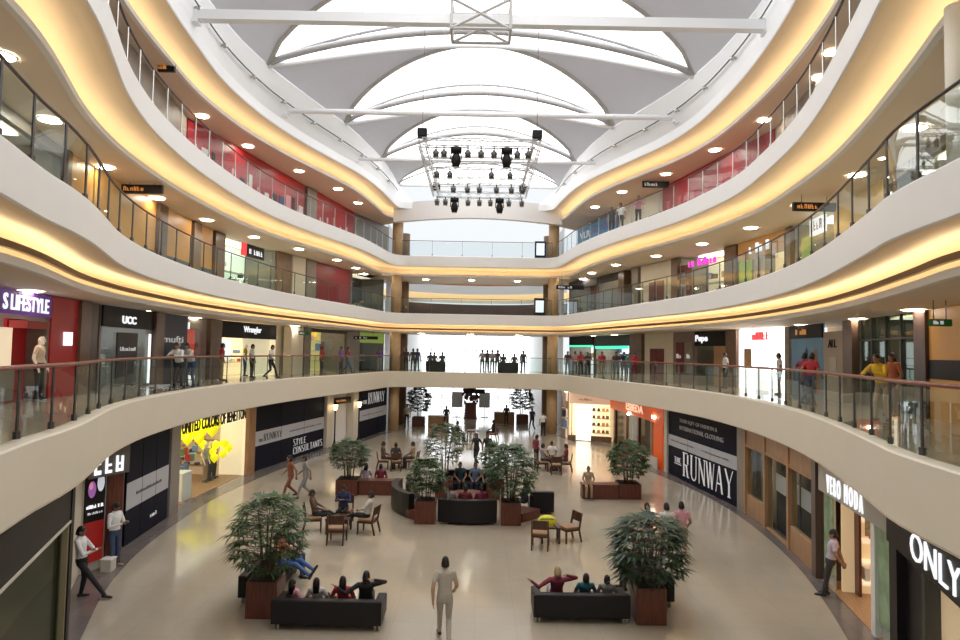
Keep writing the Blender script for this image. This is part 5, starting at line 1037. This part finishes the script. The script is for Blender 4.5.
def person_mesh(pose, female=False, vox=.011):
    key = (pose, female, vox)
    if key in _cache: return _cache[key]
    p = POSES[pose]; mb = MB(); segs = []          # segs: (a, b, r, material) used to colour the skin
    def cap(a, b, ra, rb, m): capsule(mb, a, b, ra, rb); segs.append((Vector(a), Vector(b), ra, rb, m))
    pel = Vector(p['pel']); le = math.radians(p['lean']); S = V(0, math.sin(le), math.cos(le)); Fw = V(0, math.cos(le), -math.sin(le)); X = V(1,0,0)
    w_ = .92 if female else 1.0
    rows = []
    for s, rx, ry in ((-.10,.09,.08),(-.06,.15,.115),(.02,.172 if not female else .185,.125),(.12,.155,.112),(.22,.140*w_,.105),(.34,.158*w_,.118),(.43,.178*w_,.115),(.50,.170*w_,.098),(.545,.10,.075),(.575,.06,.055)):
        c = pel+S*s+Fw*(.01 if .3 < s < .46 else 0)
        rows.append([c+X*rx*math.cos(2*PI*j/16)+Fw*ry*math.sin(2*PI*j/16) for j in range(16)])
    n0 = len(mb.v)
    for row in rows: mb.v += [tuple(q) for q in row]
    for i in range(len(rows)-1):
        for j in range(16): k = (j+1) % 16; mb.f.append((n0+i*16+j, n0+i*16+k, n0+(i+1)*16+k, n0+(i+1)*16+j)); mb.m.append(0)
    mb.f.append(tuple(n0+j for j in reversed(range(16)))); mb.m.append(0); e = n0+(len(rows)-1)*16; mb.f.append(tuple(e+j for j in range(16))); mb.m.append(0)
    segs.append((pel-S*.08, pel+S*.03, .16, .16, 2)); segs.append((pel+S*.10, pel+S*.44, .15, .16, 1))
    nk = pel+S*.55; nod = math.radians(p.get('nod', 4))-le*0; hd = V(0, math.sin(le*.5), math.cos(le*.5)); hf = V(0, math.cos(nod), -math.sin(nod)); hu = V(0, math.sin(nod), math.cos(nod))
    hc = nk+hd*.14+V(0,.015,0)+hf*.02
    cap(nk-S*.02, nk+hd*.07, .056, .053, 0)
    M = Matrix((X, hf, hu)).transposed()
    mb.ell(hc, (.076,.096,.115), 14, 10, M); mb.ell(hc+hf*.035-hu*.07, (.052,.055,.05), 10, 6, M); mb.ell(hc+hf*.098-hu*.018, (.016,.02,.022), 8, 5, M); mb.ell(hc+hf*.088+hu*.03, (.05,.015,.012), 8, 5, M)
    for s in (-1, 1): mb.ell(hc+X*s*.078-hu*.01, (.012,.022,.032), 8, 5, M)
    segs.append((hc-hu*.05, hc+hu*.05, .085, .085, 0))
    sho = [pel+S*.495+X*s*.185*w_ for s in (-1, 1)]
    sl = 1 if p.get('long') else 0
    for k in (0, 1):
        s = -1 if k == 0 else 1
        el, wr, kn, an = (Vector(p[q][k]) for q in ('el','wr','kn','an')); hip = pel+X*s*.092-S*.03
        cap(sho[k]-X*s*.02, sho[k]+(el-sho[k])*.55, .060, .052, 1); cap(sho[k]+(el-sho[k])*.5, el, .050, .042, 1 if sl else 0); cap(el, wr, .043, .030, 1 if sl else 0)
        cap(hip, kn, .088, .060, 2); cap(kn, kn+(an-kn)*.3, .060, .058, 2); cap(kn+(an-kn)*.3, an, .058, .042, 2)
        tf = V(s*.25, 1, 0).normalized() if p['lean'] > -15 or pose != 'recline' else V(s*.2,.5,.9).normalized()
        dn = V(0,0,-1); cap(an-tf*.04+dn*.025, an+tf*.13+dn*.035, .042, .034, 3); cap(an+tf*.10+dn*.035, an+tf*.165+dn*.04, .036, .028, 3)
        d = (wr-el).normalized(); side = d.cross(V(0,0,1)); side = side.normalized() if side.length > .1 else V(0,1,0); up = side.cross(d)
        palm_c = wr+d*.05; cap(wr, wr+d*.05, .028, .032, 0); cap(wr+d*.03-side*.018, wr+d*.085-side*.024, .019, .016, 0); cap(wr+d*.03+side*.018, wr+d*.08+side*.026, .019, .016, 0)
        for q, (o, l) in enumerate(((-.034,.066),(-.012,.078),(.011,.074),(.033,.058))):
            b0 = wr+d*.088+side*o; b1 = b0+d*l*.55+side*o*.18-up*.006; b2 = b1+d*l*.36-up*l*.28; cap(b0, b1, .0095, .009, 0); cap(b1, b2, .009, .0078, 0)
        ts = -s if abs(side.x) > .3 else 1
        t0 = wr+d*.03+side*.026*ts; t1 = t0+d*.03+side*.03*ts-up*.01; t2 = t1+d*.034+side*.008*ts-up*.008; cap(t0, t1, .0125, .011, 0); cap(t1, t2, .011, .009, 0)
    me = mb.mesh('person_body', SKIN[0], False); o = bpy.data.objects.new('tmp', me); COL.objects.link(o)
    bm = bmesh.new(); bm.from_mesh(me); bmesh.ops.recalc_face_normals(bm, faces=bm.faces); bm.to_mesh(me); bm.free()
    rm = o.modifiers.new('r', 'REMESH'); rm.mode = 'VOXEL'; rm.voxel_size = vox; rm.use_smooth_shade = True
    sm = o.modifiers.new('s', 'SMOOTH'); sm.factor = .5; sm.iterations = 2
    dg = bpy.context.evaluated_depsgraph_get(); out = bpy.data.meshes.new_from_object(o.evaluated_get(dg)); bpy.data.objects.remove(o); out.name = 'person_body'
    out.materials.clear()
    for m in (SKIN[0], cloth('white'), cloth('black'), M_SHOE, M_EYE, M_LIP): out.materials.append(m)
    eyes = [hc+hf*.088+X*s*.031+hu*.008 for s in (-1, 1)]; mouth = hc+hf*.088-hu*.058
    idx = []
    for f in out.polygons:
        c = f.center
        best, bm_ = 1e9, 0
        for a, b, ra, rb, m in segs:
            ab = b-a; t = max(0, min(1, (c-a).dot(ab)/max(1e-9, ab.length_squared))); dd = (c-a-ab*t).length-(ra+(rb-ra)*t)
            if dd < best: best, bm_ = dd, m
        if min((c-e).length for e in eyes) < .014: bm_ = 4
        elif (c-mouth).length < .02 and abs((c-mouth).dot(hu)) < .008: bm_ = 5
        idx.append(bm_)
    out.polygons.foreach_set('material_index', idx)
    # hair: a cap over the back and top of the head, longer for women
    hb = MB(); rows = []
    n = 14
    for i in range(7):
        t = PI/2*i/6 if i else .06
        rows.append([hc+M @ V(.084*math.sin(t)*math.cos(a)*1.0, -.012+.104*math.sin(t)*math.sin(a), .016+.118*math.cos(t)-(0 if math.sin(a) > .3 else .05*max(0, math.sin(t)-.6)*2.2)) for a in (2*PI*j/n for j in range(n))])
    low = []
    for j in range(n):
        a = 2*PI*j/n; v = rows[-1][j]
        drop = (.0 if math.sin(a) > .35 else .05) if not female else (.0 if math.sin(a) > .3 else .22)
        low.append(v-hu*drop*.9-hf*(-.0 if not female else .0))
    rows.append(low); rows.append([hc+(q-hc)*.72-hu*.0 for q in low])
    n1 = len(hb.v)
    for row in rows: hb.v += [tuple(q) for q in row]
    for i in range(len(rows)-1):
        for j in range(n): k = (j+1) % n; hb.f.append((n1+i*n+j, n1+i*n+k, n1+(i+1)*n+k, n1+(i+1)*n+j)); hb.m.append(0)
    hb.f.append(tuple(range(n))); hb.m.append(0)
    hm = hb.mesh('person_hair', HAIR, True)
    _cache[key] = (out, hm); return _cache[key]
def person(label, loc, face, pose, shirt, pants, skin=0, female=False, sc_=1.0, group=None, hair=True, vox=.011, shoe=None, cat='person', name='person'):
    """face: heading in degrees, 0 looks along +y (away from the camera), 90 to the left, 180 to the camera"""
    bm_, hm = person_mesh(pose, female, vox); t = thing(name, label, cat, loc, math.radians(face), group); t.scale = (sc_,)*3
    b = link('body', bm_, t)
    for i, m in enumerate((SKIN[skin] if not isinstance(skin, bpy.types.Material) else skin, cloth(shirt), cloth(pants), shoe or M_SHOE)):
        b.material_slots[i].link = 'OBJECT'; b.material_slots[i].material = m
    if hair:
        h = link('hair', hm, t)
        if hair is not True: h.material_slots[0].link = 'OBJECT'; h.material_slots[0].material = hair
    return t
G = lambda x, y: P(x, y, 0)
# standing on the ground floor
person('man in white shirt and black trousers leaning with folded arms, one leg out, lower left', (-9.28,15.4,0), -80, 'foldarms', 'white', 'black', 1, vox=.008)
person('man in white shirt and jeans looking at his phone by the brown pillar', (-9.75,17.55,0), -105, 'phone', 'white', 'jeans', 1, vox=.008, shoe=cloth('tan'))
person('guard in pale shirt and dark trousers leaning in the white shop doorway on the right', (9.0,16.3,0), 55, 'leanback', 'lilac', 'dark', 0, vox=.008)
person('person in sandy grey walking alone across the front of the floor', (-.62,13.45,0), 4, 'walk', (.46,.42,.37), (.42,.385,.34), 2, hair=True)
person('person in rust red walking by the long navy hoarding', (-7.45,25.9,0), 120, 'walk', (.30,.10,.06), (.26,.09,.06), 0, True); person('person in grey walking just right of the one in rust red', (-6.85,25.9,0), 110, 'walk', 'grey', 'grey', 0)
person('boy in a dark jacket, left of the three walking past the right palm', (5.0,18.9,0), 10, 'walk', 'dark', 'grey', 0, sc_=.97); person('person in a white striped shirt, middle of the three past the right palm', (5.5,18.7,0), 0, 'walk', 'light', 'tan', 0); person('person in a pink striped shirt, right one of the three past the right palm', (5.98,18.9,0), -10, 'walk', 'pink', 'tan', 0)
person('person in black standing on the bright floor, left of a pair', (-.05,34.0,0), 150, 'walk', 'black', 'black', 0); person('person in black shirt with pale band standing right of a pair on the bright floor', (.52,33.8,0), 190, 'stand', 'black', 'grey', 0)
person('man in white shirt and black trousers standing by the far right column', (4.7,46.6,0), 180, 'stand', 'white', 'black', 0); person('dark figure standing left beside the right group of chairs', (3.05,33.6,0), -60, 'stand', 'maroon', 'black', 0)
person('person in a pale top standing far off by the left column', (-5.6,50.6,0), 180, 'stand', 'pale', 'dark', 0); person('person standing far off between the entrance pedestal and the right palm', (2.3,52.5,0), 0, 'stand', 'dark', 'dark', 0)
person('dark blue figure far off in front of the right column', (4.2,50.0,0), 20, 'walk', 'navy', 'navy', 0)
# sitting
person('person in pale top sitting left on the front sofa, long dark hair', (-3.5,14.5,-.09), 0, 'slouch', 'pale', 'black', 0, True, .9); person('person in red sitting in the middle of the left front sofa', (-2.93,14.5,-.09), 5, 'slouch', 'red', 'black', 0, True, .94); person('man in black on the left front sofa, hand to his head, arm along the back', (-2.42,14.5,-.07), 8, 'armslouch', 'black', 'dark', 0)
person('person in pink lying back at the left end of the left front sofa', (-3.98,14.5,-.09), -35, 'slouch', 'pink', 'jeans', 0, True, .85)
person('person in blue reclining on the sofa behind the left palm, legs stretched out', (-4.95,16.6,0), -100, 'recline', 'rust', 'blue', 0); person('person hidden behind the left palm on the side sofa', (-4.98,17.1,0), -90, 'sit', 'navy', 'jeans', 0)
person('fair haired person in a maroon shirt, arms spread on the right front sofa', (1.9,15.1,-.09), 0, 'armslouch', 'maroon', 'grey', 2, hair=mat('fair_hair', (.42,.30,.18), .6)); person('boy in teal sitting in the middle of the right front sofa', (2.55,15.1,-.09), 0, 'slouch', 'teal', 'black', 0, sc_=.9); person('person in grey sitting at the right end of the right front sofa', (3.05,15.05,-.05), -15, 'slouch', 'grey', 'black', 0, sc_=.85)
person('person in black sitting on the sofa behind the right palm', (4.2,16.6,0), 90, 'sitphone', 'black', 'dark', 0)
person('man in a dark brown shirt reclining on the left wooden chair', (-5.35,21.4,0), -80, 'recline', 'brown', 'black', 1); person('man in a dark shirt facing the camera at the low table, looking at his phone', (-4.55,22.25,0), 180, 'sitphone', 'navy', 'black', 1); person('person with dark hair and pale top reclining on the right wooden chair', (-3.55,21.3,0), 80, 'recline', 'light', 'black', 1)
person('person in grey pink sitting on the left bench, left of two', (-4.75,27.55,-.22), 0, 'sitphone', 'lilac', 'pale', 0, True); person('person in maroon sitting on the left bench, right of two', (-4.1,27.55,-.22), 0, 'sit', 'maroon', 'dark', 0)
person('person in tan sitting alone on the right bench', (4.62,26.85,.06), 175, 'sit', 'tan', 'tan', 0, sc_=.92)
for x, y, a, s_, p_, lab in ((-4.75,32.65,-80,'brown','dark','left person of the dark group in the left middle distance'), (-4.1,32.4,0,'dark','black','middle person of the dark group in the left middle distance'), (-3.3,32.8,80,'tan','dark','right person of the dark group in the left middle distance'),
    (3.35,32.95,-80,'grey','dark','left seated person of the right middle distance group'), (3.9,33.9,180,'white','dark','person in white facing the camera behind the table of the right middle distance group'), (4.5,32.95,80,'maroon','dark','right seated person of the right middle distance group'),
    (-1.35,42.95,-70,'dark','black','far sitter in the left chair on the bright floor'), (1.05,44.05,70,'black','black','far sitter in the right chair on the bright floor'), (-2.5,50.45,180,'dark','dark','far person sitting on the left bench by the entrance')):
    person(lab, (x,y,.35 if y > 50 else .0), a, 'sit', s_, p_, 1)
cx, cy = -.32, 25.3
for a, s_, p_, lab in ((-165,'dark','dark','person in dark clothes at the left end of the round sofa'), (-25,'navy','dark','person with dark hair at the right end of the round sofa'), (70,'dark','dark','person in black at the back left of the round sofa'), (84,(.18,.23,.34),'navy','person in a blue shirt at the back of the round sofa, head highest'), (100,(.02,.06,.07),'dark','person in dark teal at the back of the round sofa, left of the blue shirt'), (-105,(.3,.27,.26),'dark','person in pale clothes at the front left of the round sofa'), (-78,'maroon','dark','person in maroon at the front right of the round sofa'), (-92,(.2,.03,.035),'navy','person in dark red at the front middle of the round sofa')):
    r_ = 2.35; q = math.radians(a); person(lab, (cx+r_*math.cos(q), cy+r_*math.sin(q), -.10), a+90, 'sit', s_, p_, 0)
# on the first gallery
def gal(px, d, sd, lv=1):
    E = EDGES[lv][sd].off(d, sd); q = E.at(E.px(px, LV[lv]+1)); return (q.x, q.y, LV[lv]+.03)
GP = [(178,.75,-1,180,'rail','white','dark','person in white leaning over the left first gallery rail'), (189,.8,-1,160,'rail','pale','jeans','person in jeans leaning over the rail beside the one in white'), (222,2.0,-1,-60,'stand','red','tan','person in red before the cream jeans shop'),
 (252,2.2,-1,-90,'stand','white','black','shop assistant in white beside the yellow shirt display'), (271,1.0,-1,-100,'walk','white','dark','man in white shirt and dark trousers striding along the left first gallery'), (321,2.0,-1,-90,'stand','red','dark','person in red and white before the colourful shop'),
 (341,.8,-1,-110,'stand','purple','dark','person in purple shirt and dark trousers by the left rail'), (347,1.1,-1,-90,'walk','maroon','jeans','person in maroon beside the purple shirt'), (380,1.2,-1,180,'stand','purple','grey','person in mauve near the far left column, first gallery'),
 (567,1.0,1,180,'stand','dark','jeans','person in dark by the far right column, first gallery'), (573,1.6,1,150,'stand','pink','dark','person in pink near the far right column, first gallery'), (581,1.5,1,180,'stand','red','black','person in red left of the green lit shop'), (588,.8,1,170,'rail','dark','black','person in dark clothes at the rail, left of the red shirt'),
 (602,.8,1,180,'stand','red','tan','person in a bright red top and pale trousers at the right rail'), (616,.9,1,160,'stand','dark','black','person in black before the white lit shop'), (624,1.7,1,200,'stand','navy','dark','person in navy right of the one in black'), (629,.7,1,180,'rail','green','dark','person in green leaning on the right rail'), (634,.8,1,160,'rail','red','maroon','person in red leaning on the right rail beside the green one'),
 (725,2.5,1,90,'stand','white','black','person in a white cap and shirt by the orange wood panel'), (779,2.6,1,70,'stand','white','dark','man in a white shirt before the white lit shop with red sign'), (803,1.0,1,-60,'walk','maroon','jeans','person in maroon walking past the blue fashion poster'), (811,1.1,1,-60,'walk','red','navy','person in red walking past the blue fashion poster, right of the maroon one'),
 (879,1.4,1,120,'rail','yellow','tan','person in a yellow shirt by the dim restaurant glass')]
for px, d, sd, a, po, s_, p_, lab in GP: person(lab, gal(px, d, sd), a, po, s_, p_, 0, sc_=1.0)
person('woman in an orange brown top right beside the yellow shirt', gal(893, 2.3, 1), 100, 'stand', 'rust', 'brown', 0, True)
for px, a, po, s_, lab in ((612,160,'stand','dark','leftmost of the three people at the top gallery rail'), (621,150,'stand','white','person in white at the top gallery rail, middle of three'), (638,170,'rail','pink','person in pink and dark at the top gallery rail, right of three')):
    person(lab, gal(px, .8, 1, 3), a, po, s_, 'dark', 0)
person('person in purple beside the magenta sign shop door, second gallery', gal(683, 2.0, 1, 2), 180, 'stand', 'navy', 'grey', 0)
def br(px, y): return ((px-480)*y/640, y, L1+.03)
for i, (px, y, a, po, s_, lab) in enumerate(((407,48.6,0,'stand','dark','leftmost figure standing on the lowest bridge beside the left column'), (414,48.9,20,'stand','dark','second figure from the left column on the lowest bridge'), (418,48.8,-20,'stand','navy','third figure from the left column on the lowest bridge'),
   (431,49.2,0,'sit','dark','left one of the seated trio on the lowest bridge'), (435,49.6,0,'sit','brown','taller middle one of the seated trio on the lowest bridge'), (443,49.2,10,'sit','dark','right one of the seated trio on the lowest bridge'),
   (483,48.5,0,'stand','grey','left figure in the standing row on the lowest bridge'), (488,48.5,0,'stand','dark','second figure in the standing row on the lowest bridge'), (493,48.5,10,'stand','grey','third figure in the standing row on the lowest bridge'), (498,48.6,-10,'stand','dark','fourth figure in the standing row on the lowest bridge'),
   (504,49.5,0,'sit','dark','left one of the seated pair on the lowest bridge'), (515,49.4,0,'sit','brown','right one of the seated pair on the lowest bridge'), (524,48.6,0,'stand','dark','rightmost figure standing alone on the lowest bridge'))):
    q = br(px, y); person(lab, (q[0], q[1], q[2]+(.12 if po == 'sit' else 0)), a, po, s_, 'dark', 1)
for k, (xa, xb, lab) in enumerate(((427,447,'low dark bench under the seated trio on the lowest bridge'), (498,519,'low dark bench under the seated pair on the lowest bridge'))):
    t = thing('bench', lab, 'bench', ((xa+xb)/2*49.4/640-480*49.4/640, 49.15, L1+.03)); mb = MB(); W = (xb-xa)*49/640/2; mb.box(-W, W, -.25, .25, .42, .5); mb.build('seat', M_PBROWN, t, bevel=.01)
    mb = MB(); mb.box(-W+.05, W-.05, -.22, .22, 0, .42); mb.build('base', M_BLACK, t); mb = MB(); mb.box(-W, W, -.32, -.26, .1, .8); mb.build('backrest', M_BLACK, t, bevel=.02)
# shop mannequins
DUM = mat('mannequin_shell', (.85,.74,.62), .35, emit=.1, ecol=(1,.85,.7))
def dummy(label, loc, face, shirt, pants, skin=DUM):
    t = person(label, loc, face, 'stand', shirt, pants, skin, hair=False, cat='mannequin', name='mannequin', group='shop mannequins')
    mb = MB(); mb.lathe([(.22,0),(.22,.02)], n=16); mb.build('stand_plate', M_STEEL, t)
dummy('pale bare mannequin beside the red wall panel', (*sidefr(-1,1,37,43)[0]+V(.1,0), L1+.05), -80, (.75,.6,.45), 'black')
dummy('mannequin in an orange top in the purple signed shop', (*sidefr(-1,1,6,12)[0]+V(-.4,0), L1+.05), -80, 'rust', 'dark')
dummy('mannequin in a pale blue shirt in the dark fronted shop window', (*sidefr(-1,1,142,148)[0]+V(-.4,0), L1+.05), -80, (.45,.6,.85), 'jeans', GOODS[0])
dummy('mannequin in a white shirt behind the navy panel with thin letters', (*sidefr(-1,1,168,172)[0]+V(.35,0), L1+.05), -80, 'black', 'black', GOODS[0])
dummy('mannequin in a yellow shirt in the cream jeans shop', (*sidefr(-1,1,243,249)[0]+V(.1,0), L1+.05), -80, (.5,.42,.04), 'jeans')
f = frame((-11.15,24.0), (-10.95,30.4))
for U, c, pn, lab in ((4.6,'pale','tan','mannequin below the balloons in the cream shop, left of three'), (5.05,'pale','dark','mannequin below the balloons in the cream shop, middle of three'), (5.5,'red','dark','mannequin below the balloons in the cream shop, right of three')):
    q = f[0]+f[1]*U-f[2]*1.05; dummy(lab, (q.x, q.y, .02), -90, c, pn)
